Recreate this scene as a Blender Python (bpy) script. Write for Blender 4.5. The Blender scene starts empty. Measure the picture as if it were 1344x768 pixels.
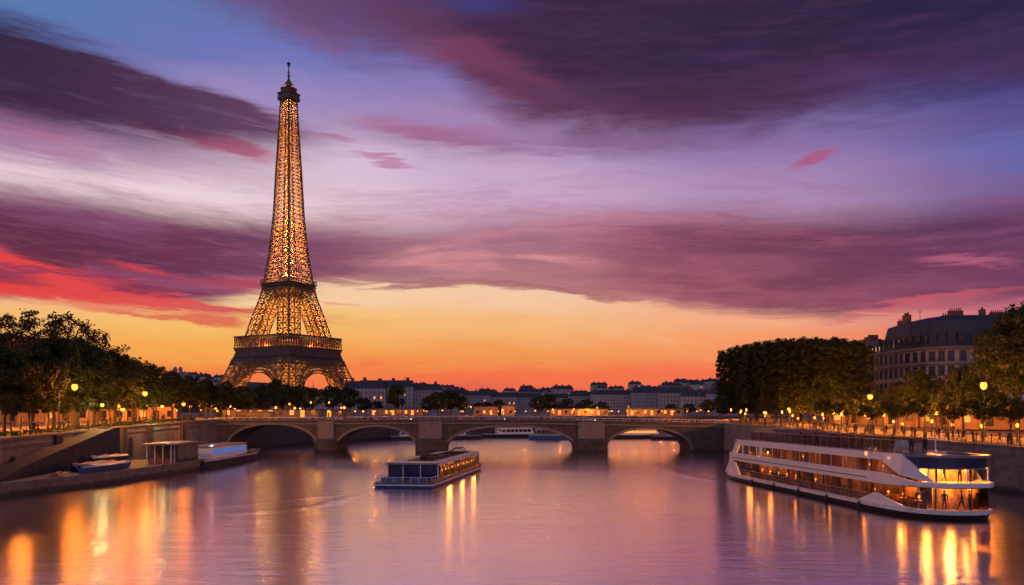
import bpy, math, random
import numpy as np
from mathutils import Vector, Matrix

R = random.Random(7)
SC = bpy.context.scene
COL = SC.collection
PI = math.pi

# ------------------------------------------------------------------ camera
H = 10.0            # eye height above the river
F = 1100.0          # focal length in photo pixels (photo 1344 wide)
HZ = 540.0          # photo row of the horizon
cam_d = bpy.data.cameras.new('camera')
cam = bpy.data.objects.new('camera', cam_d)
COL.objects.link(cam)
cam.location = (0, 0, H)
cam.rotation_euler = (PI / 2, 0, 0)
cam_d.sensor_width = 36.0
cam_d.lens = F / 1344 * 36.0
cam_d.shift_y = (HZ - 384) / 1344
cam_d.clip_start = 0.5
cam_d.clip_end = 20000
SC.camera = cam

SC.render.engine = 'CYCLES'
SC.view_settings.view_transform = 'Standard'
SC.view_settings.look = 'None'
SC.view_settings.gamma = 1
SC.view_settings.exposure = 0.0
SC.view_settings.use_curve_mapping = False
cy = SC.cycles
cy.use_denoising = True
cy.denoiser = 'OPENIMAGEDENOISE'
cy.max_bounces = 6
cy.diffuse_bounces = 2
cy.glossy_bounces = 3
cy.transmission_bounces = 4
cy.transparent_max_bounces = 12
cy.caustics_reflective = False
cy.caustics_refractive = False
cy.sample_clamp_indirect = 4.0
cy.use_light_tree = True


def lin(c):
    c = c / 255.0
    return c / 12.92 if c <= 0.04045 else ((c + 0.055) / 1.055) ** 2.4


def L3(r, g, b):
    return (lin(r), lin(g), lin(b), 1.0)


# ------------------------------------------------------------------ node expressions
class Ex:
    """a node socket or number with arithmetic"""
    def __init__(s, nt, v):
        s.nt, s.v = nt, v

    def _m(s, op, *o):
        n = s.nt.nodes.new('ShaderNodeMath')
        n.operation = op
        for i, a in enumerate((s,) + o):
            a = a.v if isinstance(a, Ex) else a
            if isinstance(a, (int, float)):
                n.inputs[i].default_value = a
            else:
                s.nt.links.new(a, n.inputs[i])
        return Ex(s.nt, n.outputs[0])

    def __add__(s, o): return s._m('ADD', o)
    __radd__ = __add__
    def __mul__(s, o): return s._m('MULTIPLY', o)
    __rmul__ = __mul__
    def __sub__(s, o): return s._m('SUBTRACT', o)
    def __rsub__(s, o): return Ex(s.nt, o)._m('SUBTRACT', s)
    def __truediv__(s, o): return s._m('DIVIDE', o)
    def __rtruediv__(s, o): return Ex(s.nt, o)._m('DIVIDE', s)
    def exp(s): return s._m('EXPONENT')
    def absv(s): return s._m('ABSOLUTE')
    def mx(s, o): return s._m('MAXIMUM', o)
    def mn(s, o): return s._m('MINIMUM', o)
    def pw(s, o): return s._m('POWER', o)

    def sat(s):
        n = s._m('ADD', 0.0)
        n.v.node.use_clamp = True
        return n

    def smooth(s, a, b):
        n = s.nt.nodes.new('ShaderNodeMapRange')
        n.interpolation_type = 'SMOOTHSTEP'
        for nm, v in (('From Min', a), ('From Max', b)):
            n.inputs[nm].default_value = v
        s.nt.links.new(s.v, n.inputs['Value'])
        return Ex(s.nt, n.outputs['Result'])

    def ramp(s, lo, hi, pts, interp='B_SPLINE'):
        """pts: (value, colour tuple)"""
        t = (s - lo) / (hi - lo)
        n = s.nt.nodes.new('ShaderNodeValToRGB')
        s.nt.links.new(t.v, n.inputs[0])
        cr = n.color_ramp
        cr.interpolation = interp
        while len(cr.elements) > 1:
            cr.elements.remove(cr.elements[-1])
        for i, (p, c) in enumerate(pts):
            pos = min(1, max(0, (p - lo) / (hi - lo)))
            e = cr.elements[0] if i == 0 else cr.elements.new(pos)
            if i == 0:
                e.position = pos
            e.color = c if len(c) == 4 else tuple(c) + (1,)
        return n.outputs[0]

    def curve(s, lo, hi, pts, vscale):
        """piecewise smooth function of s; pts (x, value), value/vscale must be in 0..1"""
        t = (s - lo) / (hi - lo)
        n = s.nt.nodes.new('ShaderNodeFloatCurve')
        s.nt.links.new(t.v, n.inputs['Value'])
        c = n.mapping.curves[0]
        P = [((x - lo) / (hi - lo), y / vscale) for x, y in pts]
        c.points[0].location = P[0]
        c.points[1].location = P[-1]
        for p in P[1:-1]:
            c.points.new(*p)
        n.mapping.update()
        return Ex(s.nt, n.outputs[0]) * vscale


def vec(nt, x, y, z):
    n = nt.nodes.new('ShaderNodeCombineXYZ')
    for i, a in enumerate((x, y, z)):
        a = a.v if isinstance(a, Ex) else a
        if isinstance(a, (int, float)):
            n.inputs[i].default_value = a
        else:
            nt.links.new(a, n.inputs[i])
    return n.outputs[0]


def noise(nt, v, scale, detail=3, rough=0.55, dist=0.0):
    n = nt.nodes.new('ShaderNodeTexNoise')
    n.inputs['Scale'].default_value = scale
    n.inputs['Detail'].default_value = detail
    n.inputs['Roughness'].default_value = rough
    n.inputs['Distortion'].default_value = dist
    if v is not None:
        nt.links.new(v, n.inputs['Vector'])
    return Ex(nt, n.outputs[0])


def mixc(nt, f, a, b, mode='MIX'):
    n = nt.nodes.new('ShaderNodeMix')
    n.data_type = 'RGBA'
    n.blend_type = mode
    for sock, v in ((n.inputs[0], f), (n.inputs[6], a), (n.inputs[7], b)):
        v = v.v if isinstance(v, Ex) else v
        if isinstance(v, (int, float, tuple)):
            sock.default_value = v
        else:
            nt.links.new(v, sock)
    return n.outputs[2]


# ------------------------------------------------------------------ sky (a function of direction: azimuth and elevation)
def ang(px, py):
    """photo pixel -> (azimuth, elevation) in 1/1100 rad, offset like the photo"""
    u, v = (px - 672) / F, (HZ - py) / F
    az = math.atan(u)
    el = math.atan(v * math.cos(az))
    return 672 + F * az, HZ - F * el


def curve_px(A, pts):
    P = [ang(*p) for p in pts]
    P = [(a, b + 500) for a, b in P]
    return A.curve(-400, 1750, [(-400, P[0][1])] + P + [(1750, P[-1][1])], 1200.0) - 500.0


W = bpy.data.worlds.new('World')
SC.world = W
W.use_nodes = True
nt = W.node_tree
nt.nodes.clear()
tc = nt.nodes.new('ShaderNodeTexCoord')
sp = nt.nodes.new('ShaderNodeSeparateXYZ')
nt.links.new(tc.outputs['Generated'], sp.inputs[0])
dx, dy, dz = (Ex(nt, sp.outputs[i]) for i in range(3))
az = dx._m('ARCTAN2', dy)
el = dz._m('ARCTAN2', (dx * dx + dy * dy)._m('SQRT'))
A0 = az * F + 672
B0 = HZ - el.absv() * F
# flow line offset: how the streaks of cloud slope across the sky
flow = curve_px(A0, [(0, 0 + 200), (200, 235), (430, 262), (700, 262), (950, 268), (1150, 262), (1344, 245)])
FL = B0 - flow
big = noise(nt, vec(nt, A0 * 0.0016, FL * 0.006, 1.7), 1.0, 3, 0.5, 0.3)
mid = noise(nt, vec(nt, A0 * 0.0045, FL * 0.028, 5.2), 1.0, 4, 0.6, 0.6)
fine = noise(nt, vec(nt, A0 * 0.010, FL * 0.085, 9.1), 1.0, 5, 0.62, 0.9)
puff = noise(nt, vec(nt, A0 * 0.009, B0 * 0.020, 3.3), 1.0, 6, 0.62, 0.5)
wisp = noise(nt, vec(nt, A0 * 0.016 + FL * 0.02, FL * 0.17, 12.7), 1.0, 6, 0.68, 1.2)
A = A0 + (big - 0.5) * 60 + (puff - 0.5) * 40
B = B0 + (big - 0.5) * 26 + (mid - 0.5) * 40 + (fine - 0.5) * 24 + (wisp - 0.5) * 14


def column(pts, px):
    pts = [(ang(px, p)[1], c) for p, c in pts]
    pts = [(-900, (92, 100, 160)), (-200, (80, 88, 148))] + pts
    return B.ramp(-900, 560, [(p, L3(*c)) for p, c in pts], 'EASE')


cols = [
    (0, [(0, (90, 122, 176)), (40, (86, 106, 165)), (130, (135, 105, 148)), (180, (168, 125, 160)), (222, (234, 204, 214)), (385, (242, 190, 140)),
         (415, (245, 185, 112)), (455, (245, 165, 80)), (500, (240, 120, 60)), (540, (190, 70, 60))]),
    (330, [(0, (92, 112, 172)), (60, (110, 116, 184)), (130, (158, 138, 190)), (200, (224, 202, 220)), (246, (242, 216, 226)), (385, (246, 206, 160)),
           (420, (246, 194, 110)), (462, (246, 168, 82)), (500, (243, 124, 68)), (540, (200, 76, 70))]),
    (672, [(0, (62, 62, 128)), (60, (104, 92, 152)), (110, (140, 120, 176)), (150, (162, 132, 180)), (212, (198, 166, 202)), (262, (204, 166, 196)),
           (390, (244, 200, 165)), (430, (244, 182, 120)), (470, (242, 150, 80)), (500, (244, 114, 74)), (540, (205, 78, 84))]),
    (1000, [(0, (50, 44, 96)), (100, (66, 54, 108)), (190, (142, 122, 178)), (240, (172, 136, 180)), (415, (243, 172, 135)),
            (452, (246, 152, 100)), (490, (245, 114, 80)), (540, (196, 78, 86))]),
    (1344, [(0, (32, 42, 92)), (60, (42, 60, 124)), (150, (92, 82, 144)), (200, (102, 102, 168)), (250, (118, 98, 152)), (415, (205, 110, 122)),
            (450, (236, 110, 95)), (500, (225, 90, 80)), (540, (160, 66, 80))]),
]
sky = None
for i, (px, pts) in enumerate(cols):
    c = column(pts, px)
    if sky is None:
        sky = c
    else:
        a0, a1 = ang(cols[i - 1][0], 540)[0], ang(px, 540)[0]
        f = A.smooth(a0, a1)
        sky = mixc(nt, f, sky, c)


def band(top, bot, st, sb, Bv=None):
    Bv = Bv or B
    return (Bv - curve_px(A0, top)).smooth(0, st) * (curve_px(A0, bot) - Bv).smooth(0, sb)


def blob(px, py, rx, ry, deg, Av=None, Bv=None):
    cx_, cy_ = ang(px, py)
    c, s = math.cos(math.radians(deg)), math.sin(math.radians(deg))
    u = (Av or A) - cx_
    v = (Bv or B) - cy_
    p = (u * c + v * s) / rx
    q = (v * c - u * s) / ry
    return ((p * p + q * q) * -1.0).exp()


# thin veil streaks over the pale sky
veil = (mid * 0.6 + wisp * 0.4).smooth(0.47, 0.62) * band([(0, 120), (672, 130), (1344, 170)], [(0, 300), (672, 330), (1344, 330)], 60, 60, B0) * 0.24
sky = mixc(nt, veil, sky, L3(150, 96, 140))
# streak clouds, upper left
m = (blob(120, 112, 230, 36, 12) + blob(-60, 88, 200, 42, 6) + blob(290, 146, 110, 16, 10) * 0.9).smooth(0.12, 0.95)
m = m * (1.02 + (fine - 0.5) * 0.7 + (wisp - 0.5) * 0.3).sat()
sky = mixc(nt, (blob(90, 170, 290, 26, 8) * 1.1).sat() * 0.5, sky, L3(140, 84, 132))
sky = mixc(nt, (blob(250, 184, 110, 9, 10) + blob(300, 190, 60, 7, 8) + blob(60, 185, 80, 9, 6) * 0.5).smooth(0.2, 1.1) * 0.9, sky, L3(208, 106, 134))
sky = mixc(nt, m * 0.97, sky, A.ramp(-200, 420, [(-200, L3(48, 34, 58)), (150, L3(52, 34, 58)), (400, L3(104, 64, 98))]))
# the dark cloud of the upper right
edge = B + (puff - 0.5) * 60
low = [(0, -150), (190, -120), (260, 8), (330, 44), (420, 84), (500, 84), (560, 96), (620, 142), (700, 182), (800, 204), (900, 202), (1000, 188), (1120, 164), (1240, 148), (1344, 138)]
m2 = (curve_px(A0, low) - edge).smooth(-6, 52)
keep = 1.0 - (blob(625, 2, 60, 12, 0) * 0.6) - (blob(470, 84, 90, 20, 10) * 0.35) - A.smooth(640, 330) * (0.75 - puff).sat() * 1.1
c2 = A.ramp(200, 1500, [(300, L3(106, 64, 104)), (520, L3(76, 42, 74)), (700, L3(58, 38, 62)), (900, L3(54, 36, 62)), (1344, L3(38, 36, 68))])
c2 = mixc(nt, (mid.smooth(0.4, 0.7)) * 0.3, c2, L3(66, 52, 96))
c2 = mixc(nt, (fine.smooth(0.45, 0.7)) * 0.25, c2, L3(96, 56, 92))
rim = (curve_px(A0, low) - edge).smooth(2, 34) * (1.0 - (curve_px(A0, low) - edge).smooth(34, 110))
c2 = mixc(nt, rim * 0.45, c2, A.ramp(200, 1500, [(300, L3(120, 68, 108)), (700, L3(122, 66, 96)), (900, L3(110, 56, 84)), (1344, L3(84, 62, 118))]))
sky = mixc(nt, m2 * keep.sat() * 0.97, sky, c2)
redpuff = (blob(640, 68, 60, 15, 22) + blob(690, 96, 50, 11, 26) + blob(590, 60, 36, 12, 8) + blob(665, 122, 44, 10, 8) * 0.8 + blob(650, 148, 60, 8, 10) * 0.8
           + blob(530, 60, 50, 14, 6) * 0.8 + blob(460, 75, 60, 12, 14) * 0.7 + blob(400, 35, 90, 15, 8) * 0.5)
sky = mixc(nt, (redpuff * (puff.smooth(0.3, 0.7) + 0.2)).sat() * 0.5, sky, L3(132, 68, 98))
# pink wisps between
wis = (blob(560, 178, 130, 9, 4) + blob(500, 206, 60, 6, 3) + blob(600, 165, 120, 10, 3) * 0.7 + blob(425, 178, 40, 6, 8)).smooth(0.25, 1.1)
sky = mixc(nt, wis * 0.65, sky, L3(178, 92, 134))
sky = mixc(nt, (blob(780, 188, 300, 16, 2) * 0.6).sat(), sky, L3(126, 80, 126))
sky = mixc(nt, (blob(1070, 208, 32, 8, -16, A0 + (puff - 0.5) * 30, B0 + (fine - 0.5) * 14)).smooth(0.25, 0.8) * 0.85, sky, L3(172, 88, 130))
# the broad band of the middle sky
top = [(0, 226), (110, 240), (200, 256), (320, 268), (430, 274), (560, 276), (700, 268), (820, 262), (950, 262), (1100, 264), (1220, 258), (1344, 238)]
bot = [(0, 396), (110, 398), (250, 404), (330, 392), (430, 374), (560, 378), (700, 384), (800, 396), (900, 410), (1000, 418), (1120, 420), (1220, 410), (1344, 398)]
Bb = B0 + (big - 0.5) * 16 + (mid - 0.5) * 26 + (fine - 0.5) * 18 + (wisp - 0.5) * 10
up = (Bb - curve_px(A0, top)).smooth(-8, 40)
dn = (curve_px(A0, bot) - Bb).smooth(-4, 16)
thin = A0.curve(-400, 1750, [(-400, 1), (250, 1), (430, 0.95), (560, 0.80), (720, 0.78), (860, 0.92), (1150, 0.97), (1750, 0.85)], 1.0)
m3 = up * dn * thin
c3 = A.ramp(-100, 1500, [(0, L3(96, 46, 70)), (200, L3(104, 50, 74)), (430, L3(116, 60, 98)), (620, L3(152, 80, 112)), (800, L3(146, 72, 102)),
                         (950, L3(110, 56, 82)), (1150, L3(90, 50, 78)), (1344, L3(94, 56, 98))])
deep = (B0 - curve_px(A0, top)).smooth(20, 130)
c3 = mixc(nt, mid.smooth(0.42, 0.66) * 0.42 + 0.0, c3, A.ramp(-100, 1500, [(0, L3(140, 88, 124)), (350, L3(170, 112, 160)), (620, L3(224, 144, 150)), (820, L3(200, 120, 136)), (1100, L3(176, 100, 128)), (1344, L3(150, 92, 138))]))
c3 = mixc(nt, fine.smooth(0.46, 0.70) * 0.36, c3, L3(84, 44, 80))
c3 = mixc(nt, wisp.smooth(0.48, 0.75) * 0.24, c3, A.ramp(-100, 1500, [(0, L3(150, 90, 130)), (620, L3(232, 150, 150)), (1000, L3(190, 104, 124)), (1344, L3(150, 92, 130))]))
c3 = mixc(nt, deep * 0.2 * A.smooth(250, 700), c3, L3(176, 82, 100))
c3 = mixc(nt, blob(1150, 345, 330, 26, 3) * 0.5, c3, L3(108, 56, 88))
sky = mixc(nt, m3, sky, c3)
# darker lower lip and brighter under-lit streaks of the band
sky = mixc(nt, (blob(560, 372, 200, 7, 2) + blob(760, 386, 120, 6, 8)).smooth(0.2, 1.0) * 0.65, sky, L3(150, 74, 98))
sky = mixc(nt, (blob(660, 338, 150, 12, 3) + blob(560, 345, 120, 8, 0)).smooth(0.2, 1.1) * mid.smooth(0.3, 0.6) * 0.75, sky, L3(232, 150, 150))
sky = mixc(nt, (blob(1265, 338, 60, 9, 6) + blob(1100, 310, 60, 6, 0) * 0.5).smooth(0.2, 1.0) * 0.55, sky, L3(206, 110, 140))
sky = mixc(nt, (blob(1210, 400, 130, 6, -9)).smooth(0.2, 1.0) * 0.6, sky, L3(214, 98, 112))
# red fire in the left of the band
fire = (blob(-10, 338, 110, 10, 8) + blob(0, 377, 190, 9, 4) * 1.1 + blob(190, 391, 170, 7, 6) + blob(185, 352, 36, 5, 12) * 0.5 + blob(330, 376, 70, 8, 0) * 0.5)
sky = mixc(nt, (fire * (mid.smooth(0.25, 0.6) * 0.6 + fine.smooth(0.3, 0.65) * 0.7 + 0.38)).sat() * 0.92, sky, A.ramp(-200, 500, [(-200, L3(240, 62, 56)), (60, L3(236, 68, 64)), (260, L3(222, 76, 80)), (430, L3(180, 80, 100))]))
sky = mixc(nt, (blob(60, 355, 170, 5, 2)).smooth(0.3, 1.0) * 0.7, sky, L3(126, 56, 92))
sky = mixc(nt, (blob(190, 413, 110, 6, 5) + blob(285, 420, 40, 8, 4) * 1.2 + blob(450, 397, 40, 4, 3) * 0.8).smooth(0.25, 1.1) * 0.8, sky, L3(218, 86, 76))
# out of the photo: behind the camera and overhead the dusk is deep blue
back = dy.smooth(0.15, -0.5) if False else (1.0 - dy.smooth(-0.4, 0.25))
sky = mixc(nt, back * 0.85, sky, el.ramp(0, 1.5, [(0, L3(186, 154, 176)), (0.4, L3(168, 156, 190)), (1.5, L3(100, 108, 166))]))
# below the horizon
sky = mixc(nt, 1.0 - dz.smooth(-0.02, 0.0), sky, L3(60, 40, 50))
bg = nt.nodes.new('ShaderNodeBackground')
nt.links.new(sky, bg.inputs[0])
bg.inputs[1].default_value = 1.0
wo = nt.nodes.new('ShaderNodeOutputWorld')
nt.links.new(bg.outputs[0], wo.inputs[0])
W.cycles.sampling_method = 'MANUAL'
W.cycles.sample_map_resolution = 512

# the last of the sun, just at the horizon behind the tower
sun_d = bpy.data.lights.new('sun', 'SUN')
sun_d.energy = 0.12
sun_d.angle = math.radians(6)
sun_d.color = (1.0, 0.45, 0.22)
sun = bpy.data.objects.new('sun', sun_d)
COL.objects.link(sun)
sun.rotation_euler = (math.radians(88.5), 0, math.radians(180 + 14))


# ------------------------------------------------------------------ tags
def tag(o, label=None, cat=None, group=None, kind=None):
    for k, v in (('label', label), ('category', cat), ('group', group), ('kind', kind)):
        if v:
            o[k] = v
    return o


def empty(name, loc=(0, 0, 0), rz=0.0, sc=None):
    o = bpy.data.objects.new(name, None)
    COL.objects.link(o)
    o.location = loc
    o.rotation_euler = (0, 0, rz)
    o.empty_display_size = 0.5
    if sc:
        o.scale = (sc, sc, sc) if isinstance(sc, (int, float)) else sc
    return o


def copy_tree(o, parent=None):
    c = o.copy()
    COL.objects.link(c)
    c.parent = parent
    for ch in list(o.children):
        copy_tree(ch, c)
    return c


ORD = ['', 'first', 'second', 'third', 'fourth', 'fifth', 'sixth', 'seventh', 'eighth', 'ninth', 'tenth', 'eleventh', 'twelfth', 'thirteenth', 'fourteenth',
       'fifteenth', 'sixteenth', 'seventeenth', 'eighteenth', 'nineteenth', 'twentieth']
TENS = {2: 'twenty', 3: 'thirty', 4: 'forty', 5: 'fifty', 6: 'sixty', 7: 'seventy', 8: 'eighty', 9: 'ninety'}


def ordn(i):
    if i <= 20:
        return ORD[i]
    t, u = divmod(i, 10)
    return TENS[t] + ('-' + ORD[u] if u else '') if u else TENS[t][:-1] + 'ieth'


def wp(px, py, Y):
    return ((px - 672) / F * Y, Y, H - (py - HZ) / F * Y)


# ------------------------------------------------------------------ mesh builder
class MB:
    def __init__(s):
        s.v, s.f = [], []

    def add(s, vs, fs):
        n = len(s.v)
        s.v += [tuple(p) for p in vs]
        s.f += [tuple(i + n for i in f) for f in fs]
        return s

    def box(s, x0, x1, y0, y1, z0, z1):
        return s.add([(x, y, z) for z in (z0, z1) for y in (y0, y1) for x in (x0, x1)],
                     [(0, 2, 3, 1), (4, 5, 7, 6), (0, 1, 5, 4), (2, 6, 7, 3), (0, 4, 6, 2), (1, 3, 7, 5)])

    def bar(s, p, q, w, w2=None, up=None):
        p, q = Vector(p), Vector(q)
        d = q - p
        if d.length < 1e-6:
            return s
        d.normalize()
        u = Vector(up) if up else (Vector((0, 0, 1)) if abs(d.z) < 0.9 else Vector((1, 0, 0)))
        a = d.cross(u).normalized() * (w / 2)
        b = d.cross(a).normalized() * ((w2 or w) / 2)
        vs = [p + a + b, p - a + b, p - a - b, p + a - b, q + a + b, q - a + b, q - a - b, q + a - b]
        return s.add(vs, [(0, 1, 2, 3), (7, 6, 5, 4), (0, 4, 5, 1), (1, 5, 6, 2), (2, 6, 7, 3), (3, 7, 4, 0)])

    def tube(s, pts, rs, n=8, caps=True):
        pts = [Vector(p) for p in pts]
        if isinstance(rs, (int, float)):
            rs = [rs] * len(pts)
        base = len(s.v)
        ref = Vector((0.31, 0.95, 0.05))
        for i, p in enumerate(pts):
            d = (pts[min(i + 1, len(pts) - 1)] - pts[max(i - 1, 0)]).normalized()
            a = d.cross(ref)
            if a.length < 0.05:
                a = d.cross(Vector((1, 0, 0)))
            a.normalize()
            b = d.cross(a)
            for k in range(n):
                t = 2 * PI * k / n
                s.v.append(tuple(p + (a * math.cos(t) + b * math.sin(t)) * rs[i]))
        for i in range(len(pts) - 1):
            for k in range(n):
                k2 = (k + 1) % n
                s.f.append((base + i * n + k, base + i * n + k2, base + (i + 1) * n + k2, base + (i + 1) * n + k))
        if caps:
            s.f.append(tuple(base + k for k in range(n)))
            s.f.append(tuple(base + (len(pts) - 1) * n + k for k in reversed(range(n))))
        return s

    def lathe(s, prof, n=12, c=(0, 0, 0)):
        """prof: (radius, z)"""
        return s.tube([(c[0], c[1], c[2] + z) for r, z in prof], [max(r, 1e-3) for r, z in prof], n)

    def prism(s, poly, z0, z1, poly2=None):
        n = len(poly)
        p2 = poly2 or poly
        f0 = z0 if callable(z0) else (lambda x, y: z0)
        f1 = z1 if callable(z1) else (lambda x, y: z1)
        vs = [(x, y, f0(x, y)) for x, y in poly] + [(x, y, f1(x, y)) for x, y in p2]
        fs = [tuple(reversed(range(n))), tuple(range(n, 2 * n))]
        fs += [(i, (i + 1) % n, n + (i + 1) % n, n + i) for i in range(n)]
        return s.add(vs, fs)

    def build(s, name, m, parent=None, smooth=False):
        me = bpy.data.meshes.new(name)
        me.from_pydata(s.v, [], s.f)
        me.materials.append(m)
        if smooth:
            me.polygons.foreach_set('use_smooth', [True] * len(me.polygons))
        me.update()
        o = bpy.data.objects.new(name, me)
        COL.objects.link(o)
        o.parent = parent
        return o


# ------------------------------------------------------------------ materials
def mat(name, c1, c2=None, rough=0.7, scale=1.0, bump=0.0, metal=0.0, spec=0.5, stretch=None, detail=5, coat=0.0, blocks=None, stain=0.0, tide=False):
    m = bpy.data.materials.new(name)
    m.use_nodes = True
    t = m.node_tree
    b = t.nodes['Principled BSDF']
    b.inputs['Roughness'].default_value = rough
    b.inputs['Metallic'].default_value = metal
    b.inputs['Specular IOR Level'].default_value = spec
    if coat:
        b.inputs['Coat Weight'].default_value = coat
    tcn = t.nodes.new('ShaderNodeTexCoord')
    src = tcn.outputs['Object']
    if stretch:
        mp = t.nodes.new('ShaderNodeMapping')
        mp.inputs['Scale'].default_value = stretch
        t.links.new(src, mp.inputs[0])
        src = mp.outputs[0]
    n = noise(t, src, scale, detail, 0.65)
    col = mixc(t, n.smooth(0.3, 0.7), tuple(c1) + (1,), tuple(c2 or [x * 0.7 for x in c1]) + (1,))
    height = n
    if blocks:
        ax, bw, bh, dark = blocks
        s3 = t.nodes.new('ShaderNodeSeparateXYZ')
        t.links.new(tcn.outputs['Object'], s3.inputs[0])
        u = Ex(t, s3.outputs[ax])
        if ax == 2:
            u = Ex(t, s3.outputs[0]) + Ex(t, s3.outputs[1])
        br = t.nodes.new('ShaderNodeTexBrick')
        br.inputs['Scale'].default_value = 1.0
        br.inputs['Brick Width'].default_value = bw
        br.inputs['Row Height'].default_value = bh
        br.inputs['Mortar Size'].default_value = 0.035
        br.inputs['Mortar Smooth'].default_value = 0.4
        br.inputs['Color1'].default_value = (1, 1, 1, 1)
        br.inputs['Color2'].default_value = (0.72, 0.72, 0.72, 1)
        br.inputs['Mortar'].default_value = (dark, dark, dark, 1)
        t.links.new(vec(t, u, Ex(t, s3.outputs[2]), 0.0), br.inputs['Vector'])
        col = mixc(t, 0.85, col, br.outputs['Color'], 'MULTIPLY')
    if stain:
        s4 = t.nodes.new('ShaderNodeMapping')
        s4.inputs['Scale'].default_value = (0.5, 0.5, 0.09)
        t.links.new(tcn.outputs['Object'], s4.inputs[0])
        st = noise(t, s4.outputs[0], 1.3, 5, 0.7)
        col = mixc(t, st.smooth(0.48, 0.7) * stain, col, (c1[0] * 0.25, c1[1] * 0.25, c1[2] * 0.24, 1))
        if blocks and tide:
            zz = Ex(t, s3.outputs[2]) + (st - 0.5) * 1.2
            col = mixc(t, (1.0 - zz.smooth(0.25, 1.0)) * 0.85, col, (0.02, 0.024, 0.014, 1))
    t.links.new(col, b.inputs['Base Color'])
    if bump:
        bp = t.nodes.new('ShaderNodeBump')
        bp.inputs['Strength'].default_value = bump
        bp.inputs['Distance'].default_value = 0.1
        t.links.new(height.v, bp.inputs['Height'])
        t.links.new(bp.outputs[0], b.inputs['Normal'])
    return m


def emit(name, col, s):
    m = bpy.data.materials.new(name)
    m.use_nodes = True
    b = m.node_tree.nodes['Principled BSDF']
    b.inputs['Base Color'].default_value = (0.02, 0.02, 0.02, 1)
    b.inputs['Emission Color'].default_value = tuple(col) + (1,)
    b.inputs['Emission Strength'].default_value = s
    return m


def glass(name, tint=(0.8, 0.8, 0.8), refl=0.12, rough=0.03, ior=1.3, trans=True, dark=(0.03, 0.03, 0.04)):
    """thin pane: fresnel reflection over a tinted see-through layer"""
    m = bpy.data.materials.new(name)
    m.use_nodes = True
    t = m.node_tree
    t.nodes.clear()
    out = t.nodes.new('ShaderNodeOutputMaterial')
    g = t.nodes.new('ShaderNodeBsdfGlossy')
    g.inputs['Roughness'].default_value = rough
    g.inputs['Color'].default_value = (0.8, 0.8, 0.85, 1)
    if trans:
        a = t.nodes.new('ShaderNodeBsdfTransparent')
        a.inputs[0].default_value = tuple(tint) + (1,)
    else:
        a = t.nodes.new('ShaderNodeBsdfDiffuse')
        a.inputs[0].default_value = tuple(dark) + (1,)
    lw = t.nodes.new('ShaderNodeLayerWeight')
    lw.inputs[0].default_value = 0.5
    f = (Ex(t, lw.outputs[1]).pw(4.0) * 0.55 + refl).sat()
    mx = t.nodes.new('ShaderNodeMixShader')
    t.links.new(f.v, mx.inputs[0])
    t.links.new(a.outputs[0], mx.inputs[1])
    t.links.new(g.outputs[0], mx.inputs[2])
    t.links.new(mx.outputs[0], out.inputs[0])
    return m


ORANGE = (1.0, 0.27, 0.025)
WARM = (1.0, 0.52, 0.16)
M = {}
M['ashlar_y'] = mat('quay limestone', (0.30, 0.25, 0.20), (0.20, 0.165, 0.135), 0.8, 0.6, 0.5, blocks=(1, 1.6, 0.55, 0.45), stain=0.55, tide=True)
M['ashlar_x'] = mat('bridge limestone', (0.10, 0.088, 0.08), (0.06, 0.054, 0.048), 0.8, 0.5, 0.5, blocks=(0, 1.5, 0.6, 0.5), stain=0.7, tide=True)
M['coping'] = mat('pale coping stone', (0.21, 0.185, 0.165), (0.13, 0.115, 0.10), 0.75, 1.5, 0.3)
M['dark_stone'] = mat('dark matt stone', (0.075, 0.065, 0.06), (0.04, 0.036, 0.034), 0.9, 0.8, 0.5)  # dark tone, also paints the shadow strips of the left wall
M['paving'] = mat('quay paving', (0.10, 0.085, 0.075), (0.055, 0.05, 0.045), 0.75, 0.7, 0.3)
M['ground'] = mat('pale gravel ground', (0.20, 0.15, 0.11), (0.12, 0.09, 0.07), 0.9, 0.4, 0.3)
M['asphalt'] = mat('asphalt', (0.06, 0.06, 0.06), (0.04, 0.04, 0.04), 0.85, 2, 0.2)
M['iron'] = mat('tower iron', (0.22, 0.125, 0.06), (0.11, 0.062, 0.03), 0.6, 0.15)
M['iron_dark'] = mat('tower iron gallery', (0.15, 0.095, 0.06), (0.09, 0.06, 0.04), 0.6, 0.15)
M['black_metal'] = mat('black painted metal', (0.025, 0.025, 0.025), None, 0.45, 3)
M['white_paint'] = mat('white boat paint', (0.86, 0.85, 0.86), (0.80, 0.79, 0.80), 0.25, 0.6, coat=0.3)
M['white_trim'] = mat('white rubbing strake', (0.8, 0.8, 0.8), None, 0.35, 1.0)
M['hull_black'] = mat('black hull paint', (0.008, 0.008, 0.009), (0.018, 0.015, 0.015), 0.55, 0.7)
M['hull_blue'] = mat('blue hull paint', (0.06, 0.13, 0.28), (0.04, 0.09, 0.2), 0.3, 1.0)
M['navy'] = mat('navy panel', (0.02, 0.03, 0.12), (0.012, 0.02, 0.07), 0.2, 0.7)
M['grey_roof'] = mat('grey boat roof', (0.20, 0.20, 0.25), (0.13, 0.13, 0.17), 0.3, 0.5, coat=0.2)
M['wood'] = mat('warm wood', (0.30, 0.14, 0.06), (0.16, 0.07, 0.03), 0.5, 2, stretch=(3, 3, 0.4))
M['curtain'] = mat('dusty pink curtain', (0.42, 0.22, 0.19), (0.16, 0.06, 0.05), 0.8, 1.2, stretch=(2.6, 2.6, 0.12))
_t = M['curtain'].node_tree
_tl = _t.nodes.new('ShaderNodeBsdfTranslucent')
_p = _t.nodes['Principled BSDF']
_t.links.new(_p.inputs['Base Color'].links[0].from_socket, _tl.inputs[0])
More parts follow.
